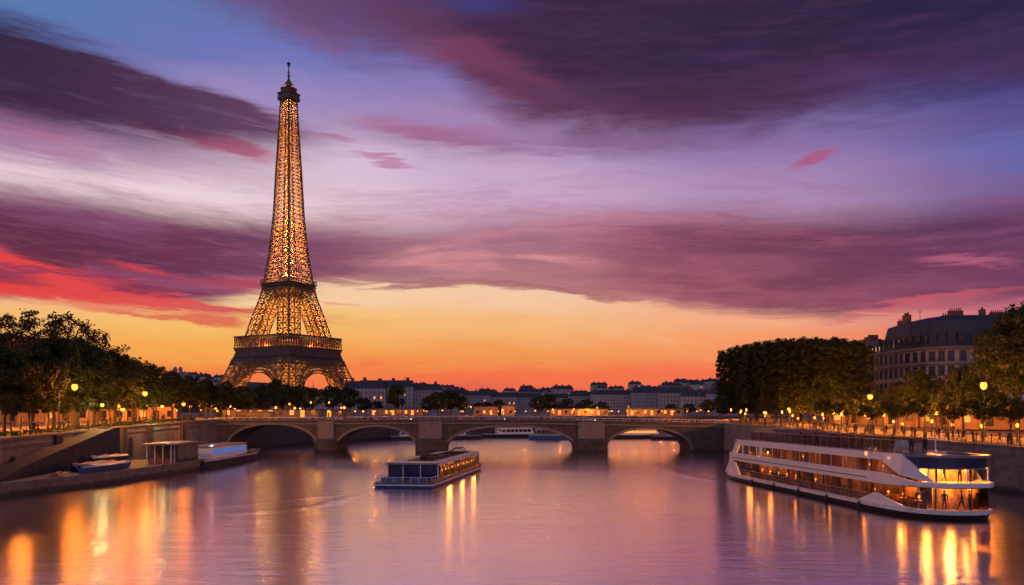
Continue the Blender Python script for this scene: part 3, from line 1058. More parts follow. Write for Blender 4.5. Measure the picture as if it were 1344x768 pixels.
pf = MB()
ring_box(pf, 12, 33.0, 63.2, 65.2)
ring_box(pf, 30.5, 33.8, 65.2, 66.0)
ring_box(pf, 29.5, 33.4, 75.2, 76.3)
p1 = pf.build('first_platform', M['iron_dark'], tower)
pf = MB()
for k in range(4):
    rot = Matrix.Rotation(k * PI / 2, 3, 'Z')
    nb = 22
    for i in range(nb):
        u0, u1 = -32.6 + 65.2 * i / nb, -32.6 + 65.2 * (i + 1) / nb
        f = lambda u, z, a=32.6: rot @ Vector((u, -a, z - ZO))
        pf.bar(f(u0, 66), f(u0, 75.3), .75)
        pf.bar(f(u0, 66), f((u0 + u1) / 2, 75), .4)
        pf.bar(f(u1, 66), f((u0 + u1) / 2, 75), .4)
        pf.bar(f(u0, 68.2), f(u1, 68.2), .4)
pf.build('gallery_arcade', M['iron'], p1)
# pavilions on the first floor, warm inside
pf = MB()
for k in range(4):
    rot = Matrix.Rotation(k * PI / 2, 3, 'Z')
    pf.add([rot @ Vector(v) for v in ((-14, -28, 65.3 - ZO), (14, -28, 65.3 - ZO), (14, -27, 72 - ZO), (-14, -27, 72 - ZO), (-14, -20, 65.3 - ZO), (14, -20, 65.3 - ZO), (14, -20, 73 - ZO), (-14, -20, 73 - ZO))],
           [(0, 1, 2, 3), (3, 2, 6, 7), (0, 3, 7, 4), (1, 5, 6, 2), (4, 7, 6, 5)])
pf.build('pavilion', mat('tower pavilion red', (0.28, 0.09, 0.05), (0.18, 0.06, 0.04), 0.5, 0.4), p1)
pf = MB()
ring_box(pf, 4, 15.3, 116.5, 118)
ring_box(pf, 10, 16.6, 121.0, 123.2)
ring_box(pf, 15.6, 17.6, 123.2, 124.2)
for k in range(4):
    rot = Matrix.Rotation(k * PI / 2, 3, 'Z')
    for i in range(19):
        u = -17 + 34 * i / 18
        f = lambda u, a, z: rot @ Vector((u, -a, z - ZO))
        pf.bar(f(u, 17.2, 124), f(u, 17.2, 127), .45)
        pf.bar(f(u * .86, 15, 117), f(u, 17, 122), .7)
    pf.bar(f(-17.2, 17.2, 127), f(17.2, 17.2, 127), .55)
    pf.bar(f(-17.2, 17.2, 125.5), f(17.2, 17.2, 125.5), .3)
    pf.bar(f(-16, 15.9, 119.3), f(16, 15.9, 119.3), 1.2, 1.2)
pf.build('second_platform', M['iron_dark'], tower)
# the tapering shaft
sh = MB()
z = 124.0
zs = [z]
while z < 288:
    z += max(2.4, pa(z) * 0.40)
    zs.append(min(z, 289))
for z0, z1 in zip(zs, zs[1:]):
    a0, a1 = pa(z0), pa(z1)
    for k in range(4):
        rot = Matrix.Rotation(k * PI / 2, 3, 'Z')
        f = lambda u, a, z: rot @ Vector((u * a, -a, z - ZO))
        sh.bar(f(-1, a0, z0), f(-1, a1, z1), 1.0)
        for u in (-0.36, 0.36):
            sh.bar(f(u, a0, z0), f(u, a1, z1), .55)
        for u0, u1 in ((-1, -.36), (.36, 1), (-.36, .36)):
            w_ = .46 if u0 != -.36 else .34
            sh.bar(f(u0, a0, z0), f(u1, a1, z1), w_)
            sh.bar(f(u1, a0, z0), f(u0, a1, z1), w_)
        if z0 < 268:
            sh.bar(f(-1, a1, z1), f(1, a1, z1), .5)
sh.build('upper_shaft', M['iron'], tower)
# inner core: lift shaft which catches the light
cr = MB()
for z0, z1 in zip(zs, zs[1:]):
    for k in range(4):
        rot = Matrix.Rotation(k * PI / 2, 3, 'Z')
        c_ = min(2.2, pa(z1) * .42)
        cr.bar(rot @ Vector((c_, c_, z0 - ZO)), rot @ Vector((c_, c_, z1 - ZO)), .45)
        cr.bar(rot @ Vector((c_, c_, z0 - ZO)), rot @ Vector((-c_, c_, z1 - ZO)), .32)
cr.build('lift_shaft', M['iron'], tower)
tp = MB()
ring_box(tp, .5, 5.6, 287.5, 289)
ring_box(tp, .5, 7.0, 289, 291.5)
ring_box(tp, 5.9, 6.7, 291.5, 294.5)
ring_box(tp, .5, 7.2, 294.5, 295.6)
ring_box(tp, .5, 4.6, 295.6, 299.5)
ring_box(tp, .5, 5.2, 299.5, 300.4)
tp.lathe([(3.4, 300.4 - ZO), (3.3, 303 - ZO), (2.6, 305.5 - ZO), (1.2, 307.5 - ZO), (.8, 309 - ZO)], 12)
for k in range(12):
    a = k * PI / 6
    r = 6.9 if k % 3 else 6.0
    tp.bar((r * math.cos(a), r * math.sin(a), 295.5 - ZO), (r * math.cos(a), r * math.sin(a), 298.5 + (k * 7 % 5) * .5 - ZO), .5)
    tp.bar((4.4 * math.cos(a), 4.4 * math.sin(a), 300 - ZO), (4 * math.cos(a), 4 * math.sin(a), 303 + (k * 5 % 4) * .6 - ZO), .4)
top_g = tp.build('top_gallery', M['iron_dark'], tower)
an = MB()
an.tube([(0, 0, 308.5 - ZO), (0, 0, 314 - ZO), (0, 0, 324 - ZO)], [.9, .6, .42], 8)
for zz, rr in ((311, 1.3), (314, 1.0), (320.5, 1.4), (322.3, 1.7)):
    an.lathe([(rr, zz - ZO), (rr, zz + .7 - ZO)], 10)
an.build('antenna', M['iron_dark'], tower)
# projectors inside the ironwork
GOLD = (1.0, 0.42, 0.055)


def plight(name, loc, power, col, rad, parent=None):
    d_ = bpy.data.lights.new(name, 'POINT')
    d_.energy = power
    d_.color = col
    d_.shadow_soft_size = rad
    o = bpy.data.objects.new(name, d_)
    COL.objects.link(o)
    o.location = loc
    o.parent = parent
    return o


for sx in (-1, 1):
    for sy in (-1, 1):
        for z in (14, 26, 38, 50, 80, 92, 104):
            c_ = pa(z) - pw_(z) / 2
            plight('projector', (sx * c_, sy * c_, z - ZO), 13000 if z < 60 else 21000, GOLD, .5, tower)
for z in (132, 144, 156, 168, 180, 192, 203, 214, 225, 236, 247, 257, 267, 277, 285):
    plight('projector', (0, -pa(z) * .0, z - ZO), 1450 * pa(z) ** 1.35, GOLD, .4, tower)
for k in range(4):
    a = k * PI / 2
    for z, r, pw2 in ((68, 30, 5000), (126, 15.6, 2500), (293, 6.2, 700), (301, 5, 500)):
        plight('projector', (r * math.cos(a), r * math.sin(a), z - ZO), pw2, GOLD, .3, tower)

# ================================================================== trees
rng = np.random.default_rng(11)


def leaf_mesh(name, centers, radii, per, size, m, parent, flat=0.8, squash=None):
    """leaf-sized quads scattered in soft clumps"""
    C = np.repeat(np.array(centers), per, axis=0)
    Rr = np.repeat(np.array(radii), per)[:, None]
    n = len(C)
    d = rng.normal(size=(n, 3))
    d /= np.linalg.norm(d, axis=1)[:, None]
    rad = rng.random((n, 1)) ** 0.45
    P = C + d * rad * Rr * np.array([1, 1, flat])
    nrm = d * 0.6 + rng.normal(size=(n, 3)) * 0.7 + np.array([0, 0, 0.3])
    nrm /= np.linalg.norm(nrm, axis=1)[:, None]
    t = np.cross(nrm, rng.normal(size=(n, 3)))
    t /= np.linalg.norm(t, axis=1)[:, None]
    b = np.cross(nrm, t)
    s = size * (0.6 + 0.8 * rng.random((n, 1)))
    V = np.empty((n, 4, 3))
    V[:, 0] = P - t * s * .5
    V[:, 1] = P + b * s * .33
    V[:, 2] = P + t * s * .5
    V[:, 3] = P - b * s * .33
    me = bpy.data.meshes.new(name)
    me.vertices.add(n * 4)
    me.vertices.foreach_set('co', V.reshape(-1))
    me.loops.add(n * 4)
    me.loops.foreach_set('vertex_index', np.arange(n * 4, dtype=np.int32))
    me.polygons.add(n)
    me.polygons.foreach_set('loop_start', np.arange(0, n * 4, 4, dtype=np.int32))
    me.polygons.foreach_set('loop_total', np.full(n, 4, dtype=np.int32))
    me.materials.append(m)
    me.update(calc_edges=True)
    o = bpy.data.objects.new(name, me)
    COL.objects.link(o)
    o.parent = parent
    return o


def make_tree(name, h, r, base, nclump, per, size, m, seed, shape='round', open_=0.0, cr=(0.9, 1.7)):
    """h height, r crown radius, base height of the crown's underside"""
    q = random.Random(seed)
    root = empty(name)
    tb = MB()
    top = h * 0.72
    pts = [Vector((0, 0, -0.3))]
    for k in range(1, 6):
        pts.append(Vector((q.uniform(-.25, .25) * k * .3, q.uniform(-.25, .25) * k * .3, top * k / 5)))
    tr = max(.12, h * 0.019)
    tb.tube(pts, [tr * (1.25 - 0.2 * k) for k in range(6)], 7)
    centers, radii = [], []
    ch = h - base
    limbs = []
    for k in range(11 if shape != 'box' else 5):
        a = k * 2.4 + q.random()
        z0 = base * .75 + (top - base * .75) * (k / 11)
        lr = r * q.uniform(.5, .78) * (1 - .45 * k / 11)
        p0 = Vector((0, 0, z0))
        p2 = Vector((lr * math.cos(a), lr * math.sin(a), min(h - 2.4, z0 + ch * q.uniform(.18, .42))))
        p1 = p0.lerp(p2, .5) + Vector((0, 0, ch * .06))
        tb.tube([p0, p1, p2], [tr * .5, tr * .32, tr * .1], 5)
        for j in range(3):
            e = p1.lerp(p2, q.random()) + Vector((q.uniform(-1, 1), q.uniform(-1, 1), q.uniform(.2, 1))) * r * .16
            tb.tube([p1.lerp(p2, .4), e], [tr * .2, tr * .06], 4)
        limbs.append(p2)
    for i in range(nclump):
        if shape == 'round':
            while True:
                v = Vector((q.uniform(-1, 1), q.uniform(-1, 1), q.uniform(-1, 1)))
                if v.length < 1 and (v.length > .5 or q.random() < .3 - open_ * .3):
                    break
            lob = 1 + .18 * math.sin(3 * math.atan2(v.y, v.x) + seed) + .12 * math.sin(5 * v.z + seed * 2)
            wid = 1.0 - 0.28 * max(0, v.z) ** 2
            c = Vector((v.x * r * lob * wid, v.y * r * lob * wid, base + ch * .5 + v.z * ch * .5 * .93))
            cl = q.uniform(*cr) * (1 - .25 * abs(v.z))
        elif shape == 'box':
            c = Vector((q.uniform(-1, 1) * r * .96, q.uniform(-1, 1) * r * .96, base + ch * q.random()))
            if q.random() < .8:
                if q.random() < .5: c.x = r * q.choice((-1, 1)) * q.uniform(.96, 1.0)
                else: c.y = r * q.choice((-1, 1)) * q.uniform(.9, 1.0)
            if c.z > h - 2:
                k = .95
                c.x *= k; c.y *= k
            cl = q.uniform(*cr)
        centers.append(tuple(c))
        radii.append(cl)
    tb.build('trunk', M['bark'], root, True)
    leaf_mesh('crown', centers, radii, per, size, m, root)
    return root


protos = {
    'plane_a': make_tree('plane_tree', 18, 5.6, 4.6, 150, 110, .46, M['leaf'], 1),
    'plane_b': make_tree('plane_tree', 17, 6.2, 4.8, 160, 110, .46, M['leaf_olive'], 2),
    'airy': make_tree('plane_tree', 19, 6.5, 6.0, 92, 34, .38, M['leaf_dry'], 3, open_=.8, cr=(.7, 1.4)),
    'airy_b': make_tree('plane_tree', 17, 5.6, 5.0, 84, 34, .38, M['leaf_dry'], 4, open_=.8, cr=(.7, 1.3)),
    'small': make_tree('lime_tree', 6.6, 2.4, 3.2, 46, 70, .30, M['leaf_olive'], 5, cr=(.5, .9)),
    'clip': make_tree('clipped_lime_tree', 20, 5.2, 2.6, 760, 44, .34, M['leaf_clip'], 6, shape='box', cr=(.5, .8)),
    'far': make_tree('park_tree', 14, 6.5, 3.2, 90, 34, .85, M['leaf'], 8, cr=(1.2, 2.2)),
}
used = set()


def place_tree(kind, x, y, z, h, rz, label, group=None, sxy=None):
    p = protos[kind]
    base_h = {'plane_a': 18, 'plane_b': 17, 'airy': 19, 'airy_b': 17, 'small': 6.6, 'clip': 20, 'far': 14}[kind]
    if kind not in used:
        used.add(kind)
        o = p
    else:
        o = copy_tree(p)
    s = h / base_h
    o.location = (x, y, z - 0.05)
    o.rotation_euler = (0, 0, rz)
    k = sxy or 1.0
    o.scale = (s * k, s * k, s)
    tag(o, label, 'tree', group)
    return o


# left bank: a tall row by the wall, taller trees behind it
n = 0
left_front = [  # y, offset from wall, kind, top px row at that place
    (120, 5.2, 'plane_a', 452), (127, 4.6, 'plane_b', 448), (135, 5.0, 'plane_a', 440), (143, 4.6, 'plane_b', 442), (151, 5.0, 'plane_a', 452), (159, 4.6, 'plane_b', 462),
    (168, 5.0, 'plane_a', 470), (178, 4.8, 'plane_b', 478), (189, 5.0, 'plane_a', 486), (201, 5.2, 'plane_b', 492), (214, 6.0, 'plane_a', 496), (228, 8.0, 'plane_b', 500)]
for y, off, kind, row in left_front:
    x, _, z = along(WL, y)
    n += 1
    h = H + (HZ - row) * y / F - z
    place_tree(kind, x - off, y, z, h, R.uniform(0, 6), 'dark leafy tree in the left promenade row, %s from the near end' % ordn(n), 'trees along the left promenade', 0.92)
n = 0
for px, y, kind, row, k in [(-14, 152, 'airy', 400, 1.0), (22, 150, 'airy', 398, 1.0), (62, 154, 'airy', 399, 1.0), (96, 158, 'airy_b', 404, .95), (128, 172, 'airy_b', 428, .9), (152, 188, 'airy_b', 452, .8),
                            (178, 200, 'airy', 464, .9), (205, 208, 'airy_b', 474, .9), (4, 180, 'plane_b', 436, 1.3), (46, 184, 'plane_a', 440, 1.3), (90, 190, 'plane_b', 446, 1.2),
                            (236, 262, 'plane_a', 497, 1.3), (262, 272, 'plane_b', 500, 1.3), (290, 282, 'plane_a', 504, 1.3), (318, 292, 'plane_b', 506, 1.2), (342, 300, 'plane_a', 513, 1.1)]:
    n += 1
    x = (px - 672) / F * y
    h = H + (HZ - row) * y / F - 7.6
    lab = {'airy': 'tall airy reddish tree above the left promenade row, %s from the left edge', 'airy_b': 'loose reddish tree behind the left promenade row, %s from the left edge'}.get(
        kind, 'dense dark tree in the left back line, %s counting towards the tower')
    place_tree(kind, x, y, 7.6, h, R.uniform(0, 6), lab % ordn(n), 'trees behind the left promenade', k)
n = 0
for y in (117, 122.5, 128, 133.5, 139.5, 146, 152.5, 160, 168):
    n += 1
    x, _, z = along(WL, y)
    place_tree('small', x - 2.7, y, z, R.uniform(5.6, 6.6), R.uniform(0, 6), 'small lamp-lit lime tree at the left embankment edge, %s from its near end' % ordn(n), 'small lime trees along the left wall')
# right bank: the clipped block
n = 0
for px, y, row, k in [(972, 236, 466, 1.1), (993, 228, 455, 1.1), (1018, 220, 450, 1.1), (1043, 212, 447, 1.1), (1068, 204, 446, 1.1), (1091, 197, 449, 1.1), (1112, 190, 455, .92),
                      (975, 252, 460, 1.05), (1010, 246, 453, 1.1), (1050, 236, 449, 1.1), (1085, 224, 449, 1.1)]:
    n += 1
    x = (px - 672) / F * y
    h = H + (HZ - row) * y / F - 7.1
    lab = 'clipped lime tree in the boxy green block, %s of its %s line from the bridge' % (ordn(n if n < 8 else n - 7), 'front' if n < 8 else 'rear')
    place_tree('clip', x, y, 7.1, h, (n % 4) * PI / 2 + .1, lab, 'clipped limes of the right bank block', k)
# right bank: leafy trees before the mansard building
n = 0
for px, y, row, kind, k in [(1150, 178, 510, 'plane_b', .9), (1178, 170, 500, 'plane_a', 1.0), (1206, 164, 484, 'plane_b', .85), (1236, 160, 496, 'plane_a', .95), (1264, 152, 480, 'plane_b', .9), (1290, 146, 476, 'plane_a', .9),
                            (1336, 140, 403, 'plane_b', .8), (1352, 132, 396, 'plane_a', 1.0), (1385, 128, 392, 'plane_b', 1.0), (1352, 152, 398, 'plane_b', .8)]:
    n += 1
    x = (px - 672) / F * y
    h = H + (HZ - row) * y / F - 6.5
    place_tree(kind, x, y, 6.5, h, R.uniform(0, 6), 'leafy green tree below the mansard building, %s counting right from the clipped block' % ordn(n), 'leafy trees of the right bank', k)
n = 0
for y in (98, 103, 108.5, 114, 120, 127, 135, 142, 150, 158):
    n += 1
    x, _, z = along(WR, y)
    place_tree('small', x + 4.4, y, z, R.uniform(5.2, 6.6), R.uniform(0, 6), 'small lamp-lit lime tree on the right promenade, %s from the right edge' % ordn(n), 'small lime trees along the right promenade')
# trees far across the water and around the tower's feet
n = 0
PARK = [(362, 420, 497, .7), (388, 430, 505, 1.0), (406, 440, 508, 1.0), (345, 430, 504, .9), (372, 470, 503, 1.), (436, 480, 506, 1.0), (458, 500, 508, 1.0), (520, 440, 503, .75), (575, 430, 514, .95), (592, 440, 512, 1.0), (562, 450, 520, .9), (606, 440, 519, .9),
                      (640, 480, 527, .8), (655, 470, 524, .8), (708, 440, 519, 1.0), (722, 450, 517, .9), (745, 450, 523, 1.1), (770, 455, 524, 1.2), (790, 460, 527, 1.), (628, 520, 528, 1.), (880, 420, 530, 1.), (930, 380, 524, .9), (945, 360, 520, .9), (905, 400, 529, .9), (478, 520, 522, 1), (495, 540, 526, 1)]
park_rank = {p: i + 1 for i, p in enumerate(sorted(t[0] for t in PARK))}
for px, y, row, k in PARK:
    n += 1
    x = (px - 672) / F * y
    h = (H + (HZ - row) * y / F - 7.8)
    place_tree('far', x, y, 7.8, h, R.uniform(0, 6), 'rounded dark tree beyond the bridge, %s counted from the tower side of the far bank list of crowns' % ordn(n) if False else
               'rounded dark park tree on the far bank, %s counting right from the tower' % ordn(park_rank[px]) if True else ('under the tower' if px < 420 else 'right of the tower foot' if px < 500 else 'before the long pale houses' if px < 620 else 'in mid river view' if px < 800 else 'by the clipped block'),
               'park trees of the far bank', k * (14 / max(h, 3)) ** .35 * .9)

# ================================================================== hills
def hill(name, pts, y0, y1, seed):
    """ridge profile pts (px, row) at distance y0..y1"""
    q = random.Random(seed)
    g = MB()
    NXX, NYY = 90, 10
    x0, x1 = pts[0][0], pts[-1][0]
    for j in range(NYY + 1):
        t = j / NYY
        y = y0 + (y1 - y0) * t
        for i in range(NXX + 1):
            px = x0 + (x1 - x0) * i / NXX
            for a, b in zip(pts, pts[1:]):
                if a[0] <= px <= b[0]:
                    u = (px - a[0]) / (b[0] - a[0])
                    u = u * u * (3 - 2 * u)
                    row = a[1] + (b[1] - a[1]) * u
                    break
            X = (px - 672) / F * y0 * 1.0
            z = (H + (HZ - row) * y0 / F)
            k = math.sin(PI * min(1, t * 1.0 + 0.0)) ** .7 if t < 1 else 0
            zz = 7 + (z - 7) * (math.sin(PI * t) if 0 < t < 1 else 0) ** .8
            zz += (math.sin(X * .011 + t * 5) + math.sin(X * .027 + seed)) * 3.0 * math.sin(PI * t)
            g.v.append((X * (1 + .0 * t), y - y0, zz))
    for j in range(NYY):
        for i in range(NXX):
            a = j * (NXX + 1) + i
            g.f.append((a, a + 1, a + NXX + 2, a + NXX + 1))
    o = g.build(name, M['hill'])
    o.location = (0, y0, 0)
    tag(o, kind='structure')
    return o


hill('hill_right', [(560, 536), (680, 526), (740, 520), (800, 516), (870, 510), (940, 502), (1100, 500), (1200, 520), (1400, 536)], 1500, 2100, 1)
hill('hill_middle', [(380, 538), (470, 512), (540, 510), (600, 516), (700, 522), (760, 530), (800, 536)], 1700, 2300, 2)
hill('hill_left', [(120, 536), (200, 508), (240, 494), (280, 497), (330, 508), (420, 530), (470, 538)], 1500, 2100, 3)

# ================================================================== the mansard building on the right
def facade_frame(A, B_):
    A, B_ = Vector((*A, 0)), Vector((*B_, 0))
    d = (B_ - A).normalized()
    nrm = Vector((d.y, -d.x, 0))       # outwards for A->B with outside on the right
    return A, d, nrm, (B_ - A).length


def mansard_building(name, foot, zc, zr, z0, label, bays, storeys=5, inset=3.2):
    """foot: footprint polygon, counter-clockwise, outside on the right of each edge; zc cornice, zr roof top"""
    root = empty(name, (foot[0][0], foot[0][1], z0))
    O = root.location
    loc = [(x - O.x, y - O.y) for x, y in foot]
    cx_ = sum(p[0] for p in loc) / len(loc)
    cy_ = sum(p[1] for p in loc) / len(loc)
    def shrink(k):
        out = []
        n = len(loc)
        for i in range(n):
            p = Vector(loc[i])
            a, b = Vector(loc[i - 1]), Vector(loc[(i + 1) % n])
            d1, d2 = (p - a).normalized(), (b - p).normalized()
            n1, n2 = Vector((-d1.y, d1.x)), Vector((-d2.y, d2.x))
            m = (n1 + n2).normalized()
            out.append(tuple(p + m * k / max(.4, m.dot(n1))))
        return out
    hc = zc - z0
    hr = zr - z0
    w = MB().prism(loc, 0, hc)
    w.build('wall', M['facade'], root)
    r = MB().prism(shrink(.4), hc + .55, hc + (hr - hc) * .82, shrink(inset * .62))
    r.prism(shrink(inset * .62), hc + (hr - hc) * .82 + .002, hr, shrink(inset * 2.1))
    roof = r.build('roof', M['zinc'], root)
    c = MB()
    for zz, hh, e in ((hc - .1, .65, -.7), (hc * .78, .35, -.35), (hc * .24, .4, -.35)):
        c.prism(shrink(e), zz, zz + hh)
    c.build('cornice', M['coping'], root)
    rl = MB()
    for k in range(len(loc)):
        a, b = shrink(-.45)[k], shrink(-.45)[(k + 1) % len(loc)]
        for zz in (hc * .78 + 1.2, hc + 1.4):
            rl.bar((a[0], a[1], zz), (b[0], b[1], zz), .07)
            L = (Vector(b) - Vector(a)).length
            m = int(L / .8)
            for i in range(m):
                p = Vector(a).lerp(Vector(b), i / m)
                rl.bar((p.x, p.y, zz - .85), (p.x, p.y, zz), .05)
    rl.build('balcony_railing', M['black_metal'], root)
    for ei, nb in bays:
        A, d, nr, L = facade_frame(loc[ei], loc[(ei + 1) % len(loc)])
        st = hc / storeys
        for b in range(nb):
            u = (b + .5) / nb * L
            for s in range(1, storeys):
                f = MB()
                ww, hh = .62, st * .31
                cz = s * st + st * .5
                P_ = lambda du, dz, out: A + d * (u + du) + nr * out + Vector((0, 0, cz + dz))
                # surround
                for (u0, u1, v0, v1) in ((-ww - .16, -ww, -hh, hh), (ww, ww + .16, -hh, hh), (-ww - .16, ww + .16, hh, hh + .2), (-ww - .22, ww + .22, -hh - .16, -hh), (-.05, .05, -hh, hh), (-ww, ww, hh * .3, hh * .3 + .07)):
                    f.add([P_(u0, v0, .003), P_(u1, v0, .003), P_(u1, v1, .003), P_(u0, v1, .003), P_(u0, v0, .16), P_(u1, v0, .16), P_(u1, v1, .16), P_(u0, v1, .16)],
                          [(4, 5, 6, 7), (0, 1, 5, 4), (2, 3, 7, 6), (1, 2, 6, 5), (3, 0, 4, 7)])
                fo = f.build('window', M['coping'], root)
                g = MB().add([P_(-ww, -hh, .02), P_(ww, -hh, .02), P_(ww, hh, .02), P_(-ww, hh, .02)], [(0, 1, 2, 3)])
                g.build('pane', M['pane'], fo)
            # dormers
            dm = MB()
            dz0, dz1 = hc + .9, hc + .8 + (hr - hc) * .30
            Pd = lambda du, z, out: A + d * (u + du) - nr * out + Vector((0, 0, z))
            for (u0, u1, za, zb) in ((-.85, -.6, dz0, dz1), (.6, .85, dz0, dz1), (-.95, .95, dz1, dz1 + .3)):
                dm.add([Pd(u0, za, 2.6), Pd(u1, za, 2.6), Pd(u1, zb, 2.6), Pd(u0, zb, 2.6), Pd(u0, za, .5), Pd(u1, za, .5), Pd(u1, zb, .5), Pd(u0, zb, .5)],
                       [(4, 5, 6, 7), (0, 1, 5, 4), (2, 3, 7, 6), (1, 2, 6, 5), (3, 0, 4, 7)])
            do = dm.build('dormer', M['zinc'], roof)
            MB().add([Pd(-.6, dz0, .6), Pd(.6, dz0, .6), Pd(.6, dz1, .6), Pd(-.6, dz1, .6)], [(0, 1, 2, 3)]).build('pane', M['pane'], roof)
    return root, loc, shrink, hc, hr


foot = [(103.5, 246), (102.2, 228), (103.0, 208.5), (105.5, 203.2), (110, 200.6), (150, 198), (152, 246)]
foot = [(106, 250), (97.6, 236), (99.4, 212.5), (101.6, 205), (106.5, 201), (146, 196), (150, 250)]
mb_, loc, shrink, hc, hr = mansard_building('mansard_building', [foot[2], foot[3], foot[4], foot[5], foot[6], (112, 240), (99.0, 226)], 25.2, 33.8, 7.2,
                                            '', [(0, 3), (1, 3), (2, 13), (6, 5)])
tag(mb_, 'cream stone apartment building with tall dark zinc mansard roof, tallest on the right bank', 'building')
roof = [o for o in mb_.children if o.name.startswith('roof')][0]
n = 0
for px_, py_, w_, d_, h_ in [(4, 7, 1.2, 2.6, 2.6), (9.5, -4, 3.4, 1.1, 2.2), (17, -4.5, 1.2, 1.2, 2.6), (21, -2, 3.2, 1.1, 1.9), (30, 3, 1.6, 3, 2.8), (38, 0, 1.4, 2.6, 3.0), (7, 18, 2.2, 1.1, 1.8), (12, 4, 3, 1, 1.8)]:
    c = MB().box(px_, px_ + w_, py_, py_ + d_, hr - 1.6, hr + h_ * .6)
    k = 0
    while k < max(w_, d_) / .55 - .5:
        xx, yy = (px_ + .3 + k * .55, py_ + d_ / 2) if w_ > d_ else (px_ + w_ / 2, py_ + .3 + k * .55)
        c.lathe([(.14, hr + h_ * .6), (.11, hr + h_ * .6 + .6)], 6, (xx, yy, 0))
        k += 1
    c.build('chimney', M['brick_red'], roof)
for xx, yy in ((6, 4), (14, 0), (25, -1), (33, 0)):
    a = MB()
    a.bar((xx, yy, hr - .5), (xx, yy, hr + 2.6), .09)
    a.bar((xx - .8, yy, hr + 2.3), (xx + .8, yy, hr + 2.3), .06)
    a.bar((xx - .5, yy, hr + 1.8), (xx + .5, yy, hr + 1.8), .06)
    a.build('aerial', M['black_metal'], roof)
mb2, loc, shrink, hc, hr2 = mansard_building('mansard_building', [(100.6, 247), (99.2, 226.6), (112, 240.6), (116, 255)][0:4][::1], 25.0, 31.0, 7.2, '', [(0, 8)])
tag(mb2, 'lower grey-roofed mansard house at the left end of the tall cream building', 'building')
for px_, py_ in ((3, -4), (5, 3)):
    c = MB().box(px_, px_ + 2.6, py_, py_ + 1.1, 31.0 - 7.2 - 1.2, 31.0 - 7.2 + 1.2)
    c.build('chimney', M['brick_red'], [o for o in mb2.children if o.name.startswith('roof')][0])


# ================================================================== houses far off
def far_facade(name, c, wincol):
    m = bpy.data.materials.new(name)
    m.use_nodes = True
    t = m.node_tree
    b = t.nodes['Principled BSDF']
    b.inputs['Roughness'].default_value = .8
    tcn = t.nodes.new('ShaderNodeTexCoord')
    s = t.nodes.new('ShaderNodeSeparateXYZ')
    t.links.new(tcn.outputs['Object'], s.inputs[0])
    x, z = Ex(t, s.outputs[0]) + Ex(t, s.outputs[1]), Ex(t, s.outputs[2])
    fx = (x / 3.0)._m('FRACT')
    fz = (z / 3.4)._m('FRACT')
    wx = fx._m('GREATER_THAN', .3) * fx._m('LESS_THAN', .7)
    wz = fz._m('GREATER_THAN', .25) * fz._m('LESS_THAN', .78)
    n = noise(t, tcn.outputs['Object'], .05, 4)
    col = mixc(t, n.smooth(.35, .65), tuple(c) + (1,), tuple(v * .7 for v in c) + (1,))
    col = mixc(t, wx * wz * .8, col, tuple(wincol) + (1,))
    t.links.new(col, b.inputs['Base Color'])
    return m


FF = [far_facade('far cream facade', (.42, .36, .33), (.06, .06, .08)), far_facade('far grey facade', (.34, .32, .34), (.05, .05, .07)), far_facade('far pale facade', (.52, .46, .42), (.08, .08, .09))]
far_protos = {}


def far_house(kind):
    L, D, hh, rf = [(30, 14, 19, 5), (44, 14, 21, 5.5), (22, 14, 16, 5), (64, 16, 22, 5), (12, 10, 9, 3.5)][kind]
    root = empty('terraced_house')
    MB().box(-L / 2, L / 2, 0, D, -6, hh).build('wall', FF[kind % 3], root)
    r = MB().prism([(-L / 2 - .3, -.3), (L / 2 + .3, -.3), (L / 2 + .3, D + .3), (-L / 2 - .3, D + .3)], hh + .01, hh + rf, [(-L / 2 + 2, 2.2), (L / 2 - 2, 2.2), (L / 2 - 2, D - 2.2), (-L / 2 + 2, D - 2.2)])
    ro = r.build('roof', M['zinc'], root)
    q = random.Random(kind)
    nn = max(2, int(L / 9))
    for i in range(nn):
        x = -L / 2 + L * (i + .5) / nn + q.uniform(-1, 1)
        c = MB().box(x - .8, x + .8, 4, D - 5, hh + rf - 1.5, hh + rf + q.uniform(1.2, 2.6))
        c.build('chimney', M['brick_red'], ro)
    # a few lit windows
    for i in range(2 if L > 15 else 1):
        x = q.uniform(-L / 2 + 2, L / 2 - 2)
        k = q.randrange(1, max(2, int(hh / 3.4)))
        MB().box(x - .6, x + .6, -.06, -.01, k * 3.4 + .8, k * 3.4 + 2.6).build('lit_window', M['warm_window'], root)
    return root


def place_far(kind, x, y, z, rz, label, group, sc=1.0, cat='building'):
    if kind not in far_protos:
        far_protos[kind] = o = far_house(kind)
    else:
        o = copy_tree(far_protos[kind])
    o.location = (x, y, z)
    o.rotation_euler = (0, 0, rz)
    o.scale = (sc, sc, sc)
    tag(o, label, cat, group)
    return o


HH = [19 + 5, 21 + 5.5, 16 + 5, 22 + 5, 12.5]
n = 0
for px, y, row, kind in [(404, 620, 511, 2), (432, 600, 513, 0), (478, 640, 500, 0), (505, 650, 499, 1), (545, 655, 504, 1), (588, 670, 511, 0), (618, 680, 513, 1), (660, 690, 515, 0), (690, 700, 516, 1), (735, 660, 517, 1), (772, 620, 514, 1), (815, 600, 512, 3),
                         (860, 590, 508, 1), (888, 560, 508, 0), (915, 540, 512, 2), (938, 520, 514, 0), (960, 500, 510, 1)]:
    n += 1
    hgt = H + (HZ - row) * y / F - 7.8
    sc = hgt / HH[kind]
    place_far(kind, (px - 672) / F * y, y, 7.8, R.uniform(-.12, .12), 'pale zinc-roofed terrace on the far bank, %s counting right from the tower' % ordn(n), 'terraces on the far bank', sc)
n = 0


def zhill(px, row, y): return H + (HZ - row) * y / F


